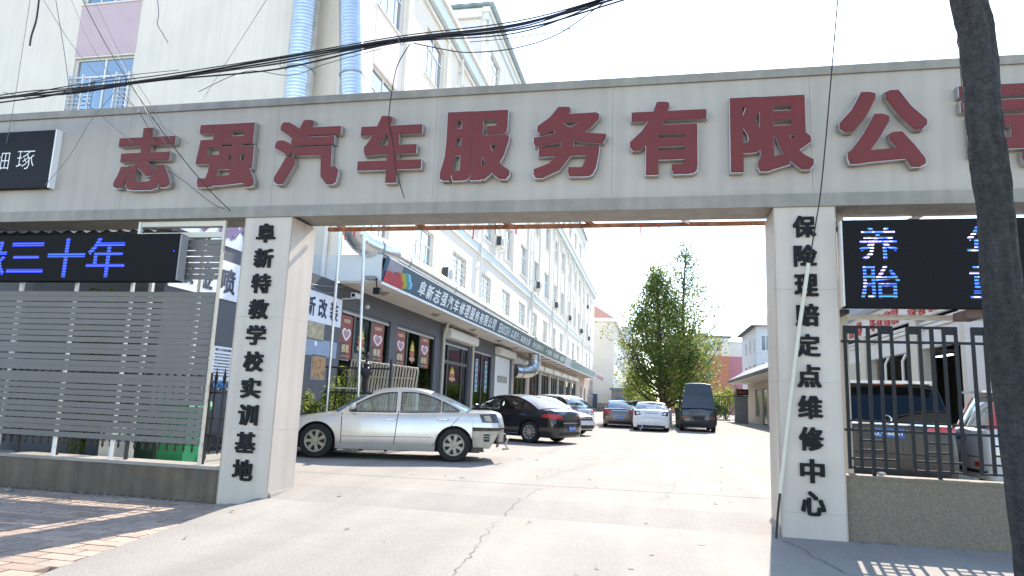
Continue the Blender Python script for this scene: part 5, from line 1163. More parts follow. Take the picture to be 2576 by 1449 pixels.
MB().box(-5.7, 95, 0, -2.95, 215, 3.1).obj("wall", M("shed_grey", (.30, .27, .27), .8, var=.1), lb); MB().box(-5.9, 94.7, 3.1, -2.7, 215.3, 3.42).obj("roof", M("shed_roof", (.16, .24, .32), .6, var=.1), lb); MB().box(-5.15, 94.9, .0, -3.7, 94.98, 2.15).obj("door", M("shed_door", (.12, .20, .26), .6, var=.1), lb)
for i in range(10): MB().box(-2.95, 98 + 6 * i, .6, -2.9, 100.4 + 6 * i, 2.4).obj("window", FARGLASS, lb); MB().box(-2.95, 96.6 + 6 * i, 0, -2.85, 97.2 + 6 * i, 3.1).obj("pier", CREAM, lb)
b3 = root("pale_tower", (-7, 195, 0), "pale block with a grey rooftop box seen past the cream building", "building")
MB().box(-14, 190, 0, -4.2, 206, 18.5).obj("wall", CREAM, b3); MB().box(-11.5, 190.5, 18.5, -5.8, 200, 22.6).obj("rooftop_box", M("box_grey", (.50, .56, .60), .7, var=.08), b3); MB().box(-14.1, 189.9, 0, -4.1, 206.1, 6.).obj("lower_storeys", M("brick_pink", (.42, .20, .18), .9, var=.1), b3)
simple_windows(b3, 'y', 190, [-7.8, -5.9], [8, 12, 15], 1.3, 1.6, -1)
bo = root("orange_block", (9, 146, 0), "apartment block with orange lower walls and cream top behind the tree", "building")
MB().box(2., 140, 0, 14.4, 154, 11.35).obj("lower_wall", M("orange_render", (.55, .22, .12), .9, var=.06), bo); MB().box(2., 140.02, 11.35, 14.5, 154, 15.0).obj("upper_wall", CREAM, bo); MB().box(1.7, 139.6, 15., 14.9, 154.4, 15.3).obj("roof_slab", CHARF, bo)
simple_windows(bo, 'y', 140, [5., 9.75], [3.2, 6.75, 9.6], 1.35, 1.5, -1); simple_windows(bo, 'y', 140.02, [5.0, 9.75], [12.4], 1.35, 1.5, -1)
for j in range(9): MB().box(12.2, 139.93, 4.3 + j * 1.15, 13.0, 139.99, 4.9 + j * 1.15).obj("brick_relief", M("orange_relief", (.50, .27, .19), .9, var=.1), bo)
MB().box(8.7, 142, 15.3, 10.6, 145, 16.1).obj("rooftop_tank", M("tank_blue", (.35, .50, .55), .5, var=.1), bo)
bp = root("pink_block", (19, 156, 0), "apartment block with pink lower walls and white top at the far right", "building")
MB().box(14.9, 150, 0, 30, 165, 12.).obj("lower_wall", M("rose_render", (.58, .26, .30), .9, var=.05), bp); MB().box(14.85, 149.98, 12.0, 30.1, 165, 14.9).obj("upper_wall", WHITEW, bp); MB().box(14.7, 149.7, 14.9, 30.3, 165.3, 15.1).obj("roof_slab", M("slab_grey", (.5, .5, .5), .8, var=.05), bp)
simple_windows(bp, 'y', 149.98, [19.25, 23.5], [12.85], 1.3, 1.1, -1); simple_windows(bp, 'y', 150, [19.2, 23.5], [10.75, 7.4, 4.2], 1.35, 1.1, -1)
for j in range(4): MB().box(14.6, 149.2, 3.4 + j * 3, 15.6, 150, 3.6 + j * 3).obj("balcony_slab", M("slab_grey"), bp)
# right-hand low building
TILEB = M("beige_tile", (.46, .40, .34), .7, var=.12, scale=2)
rb = root("gatehouse", (10.5, 60, 0), "low beige building with a dark overhanging roof on the right of the yard", "building")
m = MB(); wall_cells(m, 'x', 9.0, 30, 70.6, -.05, 3.66, [(55 + 4.1 * i, 57.4 + 4.1 * i, .0 if i % 2 else .6, 3.0) for i in range(3)] + [(36, 38.4, .6, 3.), (42, 44.4, 0, 3.), (48.5, 51, .6, 3.)], .15, 1); m.quad((9, 70.6, 0), (9, 70.6, 3.66), (14, 70.6, 3.66), (14, 70.6, 0)); m.quad((9, 30, 0), (14, 30, 0), (14, 30, 3.66), (9, 30, 3.66)); m.obj("wall", TILEB, rb)
for (a, b, c_, d) in [(55 + 4.1 * i, 57.4 + 4.1 * i, .0 if i % 2 else .6, 3.0) for i in range(3)] + [(36, 38.4, .6, 3.), (42, 44.4, 0, 3.), (48.5, 51, .6, 3.)]:
    o = MB().box(9.10, a, c_, 9.14, b, d).obj("window", CHARF, rb); MB().box(9.085, a + .1, c_ + .1, 9.099, (a + b) / 2 - .05, d - .1).obj("pane", FARGLASS, o); MB().box(9.085, (a + b) / 2 + .05, c_ + .1, 9.099, b - .1, d - .1).obj("pane", FARGLASS, o)
MB().box(7.3, 28, 3.66, 14, 71.5, 3.74).obj("soffit", WHITEW, rb)
DKROOF = M("dark_roof", (.06, .062, .072), .6, var=.15, scale=2)
m = MB(); m.add([(7.22, 27.9, 3.745), (7.22, 71.6, 3.745), (7.22, 71.6, 3.98), (7.22, 27.9, 3.98), (8.9, 28.5, 5.0), (8.9, 70.8, 5.0), (14, 70.8, 5.0), (14, 28.5, 5.0), (14, 71.6, 3.745), (14, 27.9, 3.745)], [(0, 1, 2, 3), (3, 2, 5, 4), (4, 5, 6, 7), (1, 8, 6, 5, 2), (0, 3, 4, 7, 9)]); m.obj("roof", DKROOF, rb)
rh = root("grey_house", (14, 84, 0), "grey upper-storey house with a dark hipped roof behind the low building", "building")
MB().box(11.1, 79, 0, 22, 92, 10.4).obj("wall", M("house_white", (.70, .71, .72), .9, var=.04), rh); m = MB(); m.add([(10.4, 78.3, 10.4), (22.7, 78.3, 10.4), (22.7, 92.7, 10.4), (10.4, 92.7, 10.4), (14., 83, 13.2), (19, 83, 13.2), (19, 88, 13.2), (14, 88, 13.2)], [(0, 1, 5, 4), (1, 2, 6, 5), (2, 3, 7, 6), (3, 0, 4, 7), (4, 5, 6, 7), (3, 2, 1, 0)]); m.obj("roof", DKROOF, rh)
simple_windows(rh, 'y', 79, [11.5, 13.2], [7.6, 4.6], 1.1, 1.8, -1); simple_windows(rh, 'x', 11.1, [80, 83.5, 87], [7.6, 4.6], 1.5, 1.7, -1)
# yard gate, gate post, dark sign
gp = root("gate_post_wall", (7.3, 62.3, 0), "grey gate post wall beside the far iron gate", "wall"); MB().box(6.83, 62, -.05, 7.9, 62.6, 2.28).obj("wall_body", M("post_grey", (.20, .20, .20), .8, var=.1), gp); MB().box(6.78, 61.95, 2.28, 7.95, 62.65, 2.36).obj("cap", DKROOF, gp)
ds = root("dark_sign", (7.4, 61.8, 2.4), "small dark sign with red letters above the far gate post", "sign"); MB().box(6.95, 61.75, 2.38, 7.92, 61.85, 2.92).obj("board", BLACK, ds); put_text("characters", "出入口", M("sign_dim_red", (.40, .06, .05), .5, var=.1), ds, frame_front(7.42, 61.74, 2.65), w=.7, h=.3, bold=.03)
fg = root("iron_gate", (6, 66, 0), "black barred iron gate at the far end of the yard", "gate")
for i in range(13): MB().box(4.75 + i * .165, 66, .1, 4.78 + i * .165, 66.03, 2.3).obj("bar", IRON, fg)
for z in (.15, 2.3): MB().box(4.7, 65.99, z - .03, 6.85, 66.04, z + .03).obj("rail", IRON, fg)
bw = root("bollard", (1.05, 42.6, 0), "short grey bollard beside the green bin under the tree", "bollard"); MB().cyl((1.02, 42.6, 0), (1.02, 42.6, .85), .045, None, 10).obj("post", M("bollard_grey", (.4, .4, .42), .5, var=.1), bw); MB().cyl((1.02, 42.6, .85), (1.02, 42.6, .90), .09, None, 10).obj("cap", M("bollard_grey"), bw)

# ================================================================ WORKSHOP RIGHT, behind the lattice fence
gw = root("workshop", (9, 22, 0), "white workshop with red lettered fascia behind the lattice fence", "building")
WPAN = M("workshop_panel", (.70, .69, .66), .6, var=.05, scale=1.5, stain=(.55, .53, .48), stain_amt=.3)
MB().box(7.0, 16.4, 3.86, 7.12, 34, 4.54).obj("fascia", WPAN, gw); MB().box(6.9, 16.4, 4.54, 12, 34.3, 4.7).obj("roof_edge", M("roof_grey", (.26, .29, .33), .6, var=.1), gw)
m = MB(); m.quad((6.9, 16.4, 4.7), (6.9, 34.3, 4.7), (12, 34.3, 6.2), (12, 16.4, 6.2)); m.quad((6.9, 16.4, 4.7), (12, 16.4, 6.2), (12, 16.4, 4.7)); m.obj("roof", M("roof_grey"), gw)
for k, z in enumerate((3.55, 3.68)): MB().box(7.04 + .04 * k, 16.4, z, 7.2, 34, z + .09).obj("shutter_rail", WHITEM, gw)
MB().box(7.1, 16.4, 3.05, 7.3, 34, 3.54).obj("lintel", WPAN, gw)
for y in (17.1, 20.3, 25.0, 29.6, 33.5): MB().box(6.98, y, 0, 7.34, y + .5, 3.85).obj("pier", CREAMM, gw)
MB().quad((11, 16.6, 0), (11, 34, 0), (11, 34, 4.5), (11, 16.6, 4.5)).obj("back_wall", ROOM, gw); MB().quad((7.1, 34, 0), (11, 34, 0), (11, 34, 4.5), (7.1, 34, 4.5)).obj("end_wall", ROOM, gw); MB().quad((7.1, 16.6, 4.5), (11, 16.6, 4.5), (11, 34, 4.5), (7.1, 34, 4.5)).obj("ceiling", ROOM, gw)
for y in (21.5, 23.): MB().tube([(7.1, y, 3.0), (7.0, y, 2.8), (7.0, y, 0)], .04, 6).obj("downpipe", PVC, gw)
MB().box(7.1, 25.5, 0, 7.14, 29.6, 3.05).obj("shutter", M("shutter_cream", (.52, .49, .42), .6, var=.08), gw)
MB().box(8.2, 21.4, 3.0, 8.3, 22.4, 3.03).obj("tube_light", M("tube_lit", (.8, .8, .8), .5, var=0, emit=(.8, .9, 1.), estr=2.2), gw)
MB().box(6.6, 15.5, -.02, 12, 16.4, 4.75).obj("corner_block", WPAN, gw)
MB().box(6.7, 15.46, 1.55, 7.3, 15.495, 2.75).obj("paper_notice", LETW, gw); MB().tube([(7.45, 15.42, 0), (7.45, 15.42, 4.7)], .05, 8).obj("downpipe", CREAMM, gw)
REDLET = M("letter_soft_red", (.50, .08, .07), .5, var=.1)
for ch, y in (("保", 26.5), ("养", 25.5), ("车", 24.0), ("衣", 23.3), ("窗", 22.6), ("膜", 21.9), ("美", 20.5), ("容", 19.8), ("装", 19.1)): put_text("character", ch, REDLET, gw, frame_mx(6.97, y, 4.16), h=.46, w=.52, bold=.03, ext=.025)
gb = root("grey_hall", (16, 40, 0), "grey hall with an outside stair rising behind the workshop", "building")
MB().box(10.5, 36, 0, 24, 50, 9.0).obj("wall", M("hall_grey", (.42, .46, .52), .8, var=.06), gb); MB().box(12.5, 37, 9.0, 24, 50, 10.6).obj("upper_wall", M("hall_dark", (.20, .23, .27), .8, var=.06), gb)
for i in range(8): MB().box(9.9, 35.2, 6.6 + i * .32, 10.5 + i * .02, 35.9, 6.66 + i * .32).obj("stair_step", CHARF, gb) if False else None
for a, b in (((8.9, 35.5, 8.2), (10.6, 35.5, 9.6)), ((8.9, 35.5, 7.4), (10.6, 35.5, 8.8))): MB().bar(a, b, .08).obj("stair_rail", WHITEM, gb)
for i in range(6): MB().bar((10.6 + i * .35, 35.7, 9.0), (10.6 + i * .35, 35.7, 10.), .04).obj("baluster", WHITEM, gb)
MB().bar((10.6, 35.7, 10.), (12.6, 35.7, 10.), .06).obj("handrail", WHITEM, gb)
# ================================================================ OVERHEAD CABLES
CAB = {
    "main": [(-9.34, 7.60, 5.28), (-8.12, 7.60, 5.37), (-6.71, 7.60, 5.46), (-4.91, 7.60, 5.58), (-3.24, 7.60, 5.77), (-1.68, 7.60, 5.83), (-0.51, 7.60, 6.09)],
    "a": [(-9.10, 7.60, 6.87), (-9.46, 7.91, 6.24), (-9.81, 8.21, 5.62), (-10.20, 8.52, 4.97)],
    "b": [(-8.94, 7.60, 6.86), (-8.93, 7.60, 6.54), (-8.97, 7.60, 6.29), (-8.97, 7.60, 6.13)],
    "c": [(-8.64, 7.60, 6.83), (-8.37, 7.60, 6.05), (-8.16, 7.60, 5.40)],
    "d": [(-8.36, 7.60, 6.80), (-8.10, 7.83, 6.16), (-7.78, 8.06, 5.63), (-7.55, 8.29, 5.28), (-7.36, 8.52, 4.86)],
    "e": [(-8.17, 7.60, 6.79), (-7.85, 7.78, 6.18), (-7.41, 7.97, 5.50), (-6.86, 8.15, 4.76), (-6.33, 8.34, 4.14), (-6.03, 8.52, 3.83)],
    "f": [(-8.12, 7.60, 6.78), (-7.78, 7.91, 6.11), (-7.30, 8.21, 5.17), (-7.11, 8.52, 4.72)],
    "g": [(-8.16, 7.60, 5.40), (-8.13, 8.06, 5.27), (-7.79, 8.52, 4.91)],
    "h": [(-7.43, 7.60, 5.56), (-7.64, 7.83, 5.42), (-8.18, 8.06, 5.15), (-8.74, 8.29, 4.64), (-9.38, 8.52, 4.26)],
    "i": [(-6.90, 7.60, 6.67), (-6.85, 7.60, 6.45), (-6.85, 7.60, 6.30), (-6.74, 7.60, 6.14), (-6.64, 7.60, 6.00)],
    "j": [(-5.18, 7.60, 6.52), (-7.42, 10.10, 7.31), (-9.92, 12.60, 7.65)],
    "k": [(-3.07, 7.60, 5.71), (-3.28, 7.75, 5.51), (-3.40, 7.91, 5.23), (-3.48, 8.06, 4.91), (-3.46, 8.21, 4.64), (-3.45, 8.37, 4.30), (-3.37, 8.52, 3.96)],
    "l": [(-3.02, 7.60, 5.72), (-2.59, 7.60, 5.60), (-2.28, 7.60, 5.54), (-1.72, 7.60, 5.55), (-1.18, 7.60, 5.69), (-0.75, 7.60, 5.97), (-0.56, 7.60, 6.10)],
    "m": [(0.34, 7.60, 6.02), (0.42, 8.06, 5.71), (0.52, 8.52, 5.51)],
    "n": [(-6.06, 7.60, 5.24), (-5.37, 7.60, 5.49), (-4.71, 7.60, 5.39), (-4.21, 7.60, 5.52), (-3.45, 7.60, 5.68)],
    "o": [(-7.75, 8.50, 4.74), (-7.01, 8.50, 4.40), (-6.36, 8.50, 3.96), (-6.12, 8.50, 3.86)],
    "p": [(-2.28, 7.60, 5.68), (-1.78, 7.60, 5.69), (-1.08, 7.60, 5.75), (-0.42, 7.60, 5.88), (0.24, 7.60, 6.03)],
}
mainp = [(-16, 7.6, 5.0), (-12.5, 7.6, 5.1)] + CAB.pop("main") + [(1.5, 7.6, 6.55), (4.5, 7.6, 7.2)]
cb = root("cable_bundle", (-5, 7.6, 5.5), "bundle of black cables strung across in front of the gate", "cables"); rr = random.Random(5)
for i in range(7):
    off = [(rr.uniform(-.03, .03), rr.uniform(-.055, .055)) for _ in mainp]; tight = [2.0 if j in (0, 1, 2, 9, 10) else (.45 if j in (4, 6) else 1.1) for j in range(len(mainp))]
    base = (i - 3) * .016
    MB().tube(smooth_curve([(p[0], p[1] + o_[0] * t_, p[2] + base * t_ * .7 + o_[1] * t_ * .75) for p, o_, t_ in zip(mainp, off, tight)], 8), .009 if i % 3 else .012, 6).obj("cable", ASPH, cb, 60)
MB().tube(smooth_curve([(p[0], p[1], p[2] + .06 + .025 * (j % 2)) for j, p in enumerate(mainp)], 8), .008, 5).obj("messenger_wire", ASPH, cb, 60)
for j in (3, 5, 6): p = mainp[j]; MB().tube([(p[0] + .01 * k, p[1] + .06 * math.cos(k), p[2] + .06 * math.sin(k)) for k in range(9)], .004, 4).obj("tie_wire", CABLEG, cb)
LBL = {"a": "thin pale wire hanging down past the small black signboard", "b": "thick black cable end dangling in front of the white wall", "c": "thin dark wire dropping to the cable bundle", "d": "dark wire slanting across the pink wall panel", "e": "long dark wire slanting down across the first red character",
       "f": "pale wire slanting down to the first red character", "g": "pale wire running from the bundle to the beam", "h": "thin wire looping down beside the small black signboard", "i": "short wavy wire end hanging high over the white wall", "j": "fine wire crossing the white wall diagonally",
       "k": "white tipped wire hanging from the bundle over the fourth red character", "l": "slack black wire sagging below the bundle", "m": "fine wire hanging from the sky onto the beam", "n": "slack wire drooping under the bundle before the ducts", "o": "dark wire hanging below the second red character", "p": "thin slack wire close under the bundle"}
CAB.update({"q": [(-8.9, 7.6, 6.9), (-8.2, 7.7, 6.0), (-7.5, 7.9, 5.35), (-6.6, 8.2, 4.75)], "r": [(-8.05, 7.6, 6.9), (-7.55, 7.8, 5.95), (-7.2, 8.1, 5.3), (-7.1, 8.45, 4.9)], "s": [(-9.3, 7.6, 5.42), (-8.6, 7.6, 5.30), (-7.6, 7.6, 5.52), (-6.4, 7.6, 5.58)]})
LBL.update({"q": "pale wire running from high up across the pink panel to the beam", "r": "fine pale wire dropping between the slanting wires", "s": "slack wire dipping below the bundle at the picture edge"})
for k, P in CAB.items():
    tag(MB().tube(smooth_curve(P, 6), {"b": .014, "e": .007, "k": .007, "l": .007, "i": .007}.get(k, .0045), 5).obj("hanging_wire", CABLEG if k in "afghjmiqr" else ASPH, None, 60), LBL[k], "wire")

# ================================================================ VEGETATION
def leaf_mesh(name, C_, size, mat, aspect=.6, droop=0., rng=RNG):
    n = len(C_); C_ = np.asarray(C_); d = rng.normal(size=(n, 3)); d[:, 2] -= droop; d /= np.linalg.norm(d, axis=1)[:, None]; e = rng.normal(size=(n, 3)); e -= d * (e * d).sum(1)[:, None]; e /= np.linalg.norm(e, axis=1)[:, None]
    s = size * rng.uniform(.6, 1.3, (n, 1)); a = d * s; b = e * s * aspect * .5; V = np.stack([C_ - a * .5, C_ + b, C_ + a * .5, C_ - b], 1).reshape(-1, 3)
    me = bpy.data.meshes.new(name); me.vertices.add(n * 4); me.vertices.foreach_set("co", V.astype(np.float32).ravel()); me.loops.add(n * 4); me.loops.foreach_set("vertex_index", np.arange(n * 4, dtype=np.int32))
    me.polygons.add(n); me.polygons.foreach_set("loop_start", np.arange(0, n * 4, 4, dtype=np.int32)); me.update(calc_edges=True); me.materials.append(mat); return me
def tree(name, label, base, h, env, limbs, seed, mats, trunk_r, lean=(0, 0), leaf=.16, per=26, twigs=9, up=.75, first=.16, group=None, bark=None, crowns=None):
    """trunk, ascending limbs, twigs with leaf clumps; env: crown radius against relative height"""
    rr = random.Random(seed); rng = np.random.default_rng(seed); o = root(name, base, label, "tree", group); B = Vector(base); bark = bark or BARK2
    def axis(t): return B + Vector((lean[0] * t + .12 * math.sin(t * 5 + seed), lean[1] * t + .12 * math.cos(t * 4 + seed), h * t))
    MB().tube([axis(t) - Vector((0, 0, .1 if t == 0 else 0)) for t in np.linspace(0, .94, 14)], [trunk_r * (1.25 if t == 0 else 1 - t) + .015 for t in np.linspace(0, .94, 14)], 9).obj("trunk", bark, o, 60)
    pts = [[] for _ in mats]; lm = MB()
    for i in range(limbs):
        t0 = first + (.92 - first) * ((i + rr.random()) / limbs) ** 1.2; a = i * 2.399 + rr.uniform(-.4, .4); p0 = axis(t0); R = interp(env, min(1, t0 + .12)) * rr.uniform(.75, 1.12)
        tip = p0 + Vector((math.cos(a) * R, math.sin(a) * R, R * up * rr.uniform(.7, 1.3) + .3)); mid = p0.lerp(tip, .5) + Vector((math.cos(a) * R * .12, math.sin(a) * R * .12, -.1 * R))
        C_ = smooth_curve([p0, mid, tip], 5); lm.tube(C_, [max(.008, trunk_r * .32 * (1 - t0) * (1 - k / len(C_)) + .008) for k in range(len(C_))], 5)
        clump_mat = rr.choices(range(len(mats)), [.55, .30, .15][:len(mats)])[0]
        for k in range(twigs):
            u = .30 + .70 * ((k + rr.random()) / twigs) ** .65; q = C_[min(len(C_) - 1, int(u * (len(C_) - 1)))]; sp = .20 + .34 * R * .35
            c = np.array(q) + rng.normal(size=3) * np.array([sp, sp, sp * .8]); n = int(per * rr.uniform(.5, 1.5) * (.35 + .32 * R)); pts[clump_mat].append(c + rng.normal(size=(n, 3)) * np.array([.20, .20, .24]) * (1 + .25 * R * .3))
    lm.obj("limbs", bark, o, 60)
    for P, mt in zip(pts, mats):
        if P: place("crown", leaf_mesh("crown", np.concatenate(P), leaf, mt, .75, .3, rng), o)
    return o
tree("poplar_tree", "dense green tree with a blunt spire behind the parked sedans", (.85, 50., 0), 11.6, [(0, 1.3), (.16, 2.5), (.35, 2.9), (.55, 2.6), (.75, 1.4), (.9, .75), (1, .35)], 84, 3, [LEAF, LEAFY, LEAFD], .34, (-.9, 0), .17, 21, 12, .8, .09)
tree("ginkgo_tree", "taller tree with a thin airy top rising behind the dense one", (2.0, 53., 0), 14.6, [(0, 1.2), (.16, 2.6), (.35, 3.1), (.55, 3.0), (.72, 2.3), (.86, 1.4), (1, .3)], 70, 8, [LEAF, LEAFY, LEAFD], .24, (.45, 0), .16, 13, 10, .75, .10)
tree("street_tree", "dark leaning street tree trunk in front of the right end of the beam", (2.57, 5.5, -.30), 9.6, [(0, .3), (.6, .6), (.75, 1.5), (.9, 1.5), (1, .5)], 22, 21, [LEAF, LEAFD], .128, (-.10, 0), .12, 26, 8, .6, .72, bark=BARK) if False else None
# leaning street tree: only the trunk is in the picture, its crown stands above the frame
st_ = root("street_tree", (2.60, 5.5, -.30), "dark leaning tree trunk in front of the right end of the beam", "tree")
TP = [(2.64, 5.5, -.34, .16), (2.57, 5.5, .2, .135), (2.525, 5.5, 1.15, .125), (2.485, 5.5, 2.05, .120), (2.478, 5.5, 2.83, .112), (2.448, 5.5, 3.37, .116), (2.44, 5.5, 4.15, .112), (2.41, 5.5, 4.52, .114), (2.34, 5.5, 5.6, .105), (2.30, 5.5, 7.0, .08), (2.3, 5.5, 9.0, .03)]
cc_ = smooth_curve([p[:3] for p in TP], 8); rad_ = [interp([(i, p[3]) for i, p in enumerate(TP)], i / 8) * 1.04 * (1 + .02 * math.sin(i * 1.7)) for i in range(len(cc_))]; tb = MB().tube(cc_, rad_, 36); rb_ = random.Random(2); ph = [rb_.uniform(0, 6.28) for _ in range(36)]
tv = []
for q, p in enumerate(tb.v):
    i, k = divmod(q, 36); c0 = cc_[min(i, len(cc_) - 1)]; d_ = Vector(p) - c0; ridge = .075 * math.sin(k * 1.9 + ph[k] * .6 + i * .21) + .022 * math.sin(k * .9 + i * .3) + rb_.uniform(-.035, .035); tv.append(tuple(c0 + d_ * (1 + ridge)))
tb.v = tv; tb.obj("trunk", BARK, st_, 80)
rng = np.random.default_rng(4); lm = MB(); P = []
for i in range(14):
    a = i * 2.4; z0 = 6.3 + i * .17; tip = Vector((2.3 + 1.5 * math.cos(a), 5.5 + 1.5 * math.sin(a), z0 + 1.0)); lm.tube([(2.3, 5.5, z0), ((2.3 + tip.x) / 2, (5.5 + tip.y) / 2, z0 + .4), tip], [.04, .03, .01], 5)
    for k in range(5): P.append(np.array(tip) + rng.normal(size=3) * .45 + rng.normal(size=(26, 3)) * .2)
lm.obj("limbs", BARK, st_); place("crown", leaf_mesh("crown", np.concatenate(P), .13, LEAF, .6), st_)
def bush(name, label, c, r, n, mat, leaf=.2, group=None):
    o = root(name, (c[0], c[1], 0), label, "bush", group); rr = random.Random(int(c[0] * 7)); rng = np.random.default_rng(abs(int(c[0] * 31)) + 1); P = []; lm = MB()
    for i in range(n):
        d = rng.normal(size=3); d /= np.linalg.norm(d); d[2] = abs(d[2]) * 1.0; q = np.array(c) + d * np.array(r) * rng.uniform(.55, 1.0); P.append(q + rng.normal(size=(26, 3)) * np.array(r) * .13)
        if i % 4 == 0: lm.tube([(c[0], c[1], 0), tuple(q)], [.03, .01], 4)
    lm.obj("stems", BARK2, o); place("foliage", leaf_mesh("foliage", np.concatenate(P), leaf, mat, .7), o); return o
bush("bush", "light green bushy tree left of the dense tree", (-1.6, 78, 1.8), (1.9, 2.2, 3.4), 90, LEAFY, .26)
bush("bush", "small grey green bush low beside the long shed", (-.6, 70, .9), (1.5, 1.5, 1.9), 50, LEAF, .2)
bush("bush", "green bush behind the far iron gate", (8., 82, 1.2), (2.6, 2, 2.6), 90, LEAFY, .24); bush("bush", "dark bush right beneath the orange block", (5.2, 84, 1.0), (2.4, 2, 2.2), 70, LEAF, .24); bush("bush", "bright bush between the van and the tree", (2.9, 62, 1.5), (1.2, 1.4, 2.8), 60, LEAFY, .2)
bush("bush", "low hedge bush seen through the far gate bars", (6.2, 76, .5), (1.6, 1, 1.4), 60, LEAFD, .18)
# leafy plants against the annex wall
def leafy_plant(x, y, h, label, seed, mat):
    o = root("leafy_plant", (x, y, 0), label, "plant", "leafy plants along the annex wall"); rr = random.Random(seed); rng = np.random.default_rng(seed); lm = MB(); V = []
    for k in range(5):
        tip = Vector((x + rr.uniform(-.22, .22), y + rr.uniform(-.2, .2), h * rr.uniform(.7, 1.0))); base = Vector((x + rr.uniform(-.08, .08), y + rr.uniform(-.08, .08), 0)); lm.tube(smooth_curve([base, base.lerp(tip, .55) + Vector((0, 0, .05)), tip], 4), .010, 5)
        for j in range(15):
            c = base.lerp(tip, .35 + .65 * (j / 14) ** .8)
            for q in range(4): V.append((np.array(c), rr.uniform(0, 6.28), rr.uniform(.10, .2), rr.uniform(-.6, .3)))
    lm.obj("stems", LEAF, o); m = MB()
    for c, a, L_, dz in V:
        d = np.array([math.cos(a), math.sin(a), dz]); e = np.array([-math.sin(a), math.cos(a), 0]) * L_ * .17; m.add([c, c + d * L_ * .45 + e, c + d * L_ + np.array([0, 0, -L_ * .25]), c + d * L_ * .45 - e], [(0, 1, 2, 3)])
    m.obj("leaves", mat, o)
for i, (x, y, h, t_) in enumerate([(-8.05, 15.3, 1.5, "at the pillar side of the row"), (-7.75, 15.5, 1.75, "second from the white pillar, behind the first pole"), (-7.55, 15.1, 1.25, "low in the middle of the row"), (-7.22, 15.2, 1.95, "tallest and brightest of the row"), (-6.95, 15.1, 1.35, "low next to the second pole"), (-7.85, 14.9, 1.1, "small, at the front of the row"), (-6.72, 15.35, 1.2, "last of the row, over the silver bonnet")]):
    leafy_plant(x, y, h, "green leafy plant " + t_, 40 + i, LEAFY)
# plants behind the slat screen
for i, (x, y, h, t_) in enumerate([(-9.75, 10.4, .85, "yellow green plant low behind the slat screen"), (-10.1, 10.5, 3.2, "tall yellow flowering plant behind the LED screen"), (-9.9, 10.6, 3.05, "leafy plant top showing just under the LED screen")]):
    leafy_plant(x, y, h, t_, 60 + i, LEAFY)

# ================================================================ YARD THINGS
def bin_(name, label, x, y, w, h, mat, group=None, lid=True):
    o = root(name, (x, y, 0), label, "bin", group); m = MB(); a = w * .42; b = w * .5
    m.add([(x - a, y - a, 0), (x + a, y - a, 0), (x + a, y + a, 0), (x - a, y + a, 0), (x - b, y - b, h), (x + b, y - b, h), (x + b, y + b, h), (x - b, y + b, h)], [(0, 3, 2, 1), (0, 1, 5, 4), (1, 2, 6, 5), (2, 3, 7, 6), (3, 0, 4, 7), (4, 5, 6, 7)]); m.obj("body", mat, o)
    MB().box(x - b - .03, y - b - .03, h - .07, x + b + .03, y + b + .03, h - .02).obj("rim", mat, o)
    if lid: MB().prism([(x - b - .02, h - .018), (x + b + .02, h - .018), (x + b - .02, h + .07), (x - b + .02, h + .07)], y - b - .02, y + b + .06).obj("lid", mat, o); MB().cyl((x - b, y + b + .07, h - .02), (x + b, y + b + .07, h - .02), .02, None, 6).obj("handle", mat, o)
    for s in (-1, 1): MB().cyl((x + s * a - .02 * s, y + a, .09), (x + s * a + .04 * s, y + a, .09), .09, None, 12).obj("wheel", TYRE, o)
GRN = M("bin_green", (.02, .26, .10), .45, var=.08, scale=3); GRND = M("bin_dark_green", (.012, .055, .035), .5, var=.1)
bin_("wheelie_bin", "bright green wheelie bin behind the slat screen", -7.98, 10.6, .58, .98, GRN); bin_("wheelie_bin", "dark green bin left of the bright green one behind the screen", -8.62, 10.7, .5, .75, GRND, lid=False); bin_("wheelie_bin", "dark green bin standing between the tree and the van", 1.62, 43.3, .72, 1.12, GRND)
wb = root("white_cabinet", (-8.86, 10.1, 0), "white metal cabinet low behind the slat screen", "cabinet"); MB().box(-9.02, 9.95, 0, -8.72, 10.3, .62).obj("body", WHITEM, wb); MB().box(-9.0, 9.945, .05, -8.74, 9.949, .57).obj("door", WHITEM, wb)
bb = root("storage_box", (-9.3, 10.5, 0), "dark blue storage box low behind the slat screen", "box"); MB().box(-9.6, 10.3, 0, -9.1, 10.8, .5).obj("body", M("box_blue", (.03, .05, .08), .6, var=.1), bb); MB().box(-9.62, 10.28, .5, -9.08, 10.82, .54).obj("lid", M("box_blue"), bb)
# folded retractable gate
rg = root("retractable_gate", (-6.6, 15.9, 0), "folded white tubular retractable gate beside the shop window", "gate")
WT_ = M("gate_tube", (.40, .36, .29), .4, var=.12)
for k in range(23):
    x = -7.30 + k * .072; y = 15.7 + .02 * (k % 2) + k * .009; zt_ = 2.10 - k * .0066
    MB().tube(smooth_curve([(x - .20, y, .10), (x - .10, y, 1.0), (x - .01, y, zt_ - .10), (x + .03, y, zt_), (x + .075, y + .01, zt_ - .06), (x + .05, y + .02, zt_ - .25), (x - .12, y + .04, .10)], 3), .019, 6).obj("bent_tube", WT_, rg, 50)
for z in (.45, 1.15, 1.7): MB().bar((-7.45, 15.68, z), (-5.75, 15.86, z), .03).obj("link_rail", WT_, rg)
MB().box(-5.72, 15.82, .1, -5.62, 16.0, 1.4).obj("lock_post", WT_, rg); MB().box(-7.5, 15.6, 0, -5.6, 16.05, .1).obj("base_track", GREYFENCE, rg)
ip = root("iron_gate_leaf", (-6.6, 15.1, 0), "black iron gate leaf with ball finial before the folded white gate", "gate")
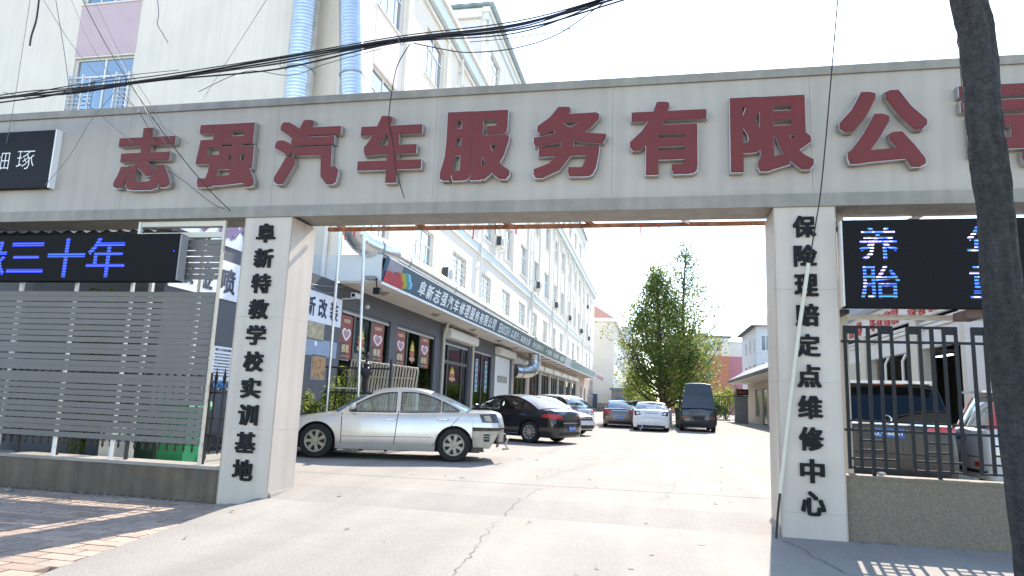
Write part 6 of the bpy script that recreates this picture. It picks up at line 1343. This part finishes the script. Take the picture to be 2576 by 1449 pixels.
MB().box(-6.67, 15.0, 0, -6.57, 15.1, 1.95).obj("post", IRON, ip); MB().lathe([(.075, 1.95), (.075, 1.99), (.03, 2.02), (.035, 2.08), (.02, 2.10), (.05, 2.15), (.05, 2.20), (.02, 2.25)], 12, (-6.62, 15.05, 0)).obj("finial", IRON, ip, 50); MB().lathe([(.05, 1.62), (.14, 1.78), (.12, 1.86), (.05, 1.92)], 10, (-6.62, 15.05, 0)).obj("scroll_collar", IRON, ip, 50)
for z in (1.88, .4, 1.30): MB().box(-7.65, 15.03, z - .02, -6.0, 15.07, z + .02).obj("rail", IRON, ip)
MB().box(-6.03, 15.02, 0, -5.98, 15.08, 2.1).obj("post", IRON, ip)
for i in range(4): MB().box(-7.6 + i * .24, 15.04, .4, -7.58 + i * .24, 15.06, 1.88).obj("bar", IRON, ip)
for i, (x0, x1, t_) in enumerate([(-7.31, -7.35, "nearer the white pillar"), (-6.52, -6.77, "in front of the folded white gate")]):
    o = root("steel_pole", (x0, 14.6, 0), "slim galvanised pole " + t_, "pole", "slim galvanised poles before the shop"); MB().cyl((x0, 14.6, 0), (x1, 14.6, 6.2), .032, None, 10).obj("tube", GALV, o, 60); MB().box(x0 - .09, 14.51, 0, x0 + .09, 14.69, .02).obj("foot_plate", GALV, o)
    if i == 0: MB().bar((-7.31, 14.6, 1.4), (-6.58, 14.6, 1.4), .03).obj("cross_tube", GALV, o)
    else: MB().bar((-6.57, 14.6, 1.35), (-6.40, 14.6, .4), .025).obj("brace", GALV, o)
# stones and rubbish on the walls and path
for x, y, z, s, l_ in ((2.55, 8.72, .605, .05, "flat grey stone on the granite wall"), (-8.9, 8.3, -.24, .05, "small stone lying by the low wall"), (-9.55, 8.1, -.235, .09, "crumpled paper by the low wall at the picture edge")):
    m = MB(); m.lathe([(s * .5, -s * .45), (s * 1.1, -s * .2), (s * 1.15, s * .15), (s * .6, s * .42)], 7, (x, y, z)); m.v = [(p[0] + .15 * s * math.sin(p[1] * 90), p[1] * 1, p[2]) for p in m.v]; tag(m.obj("stone", CONC if s < .06 else BANNER), l_, "stone")
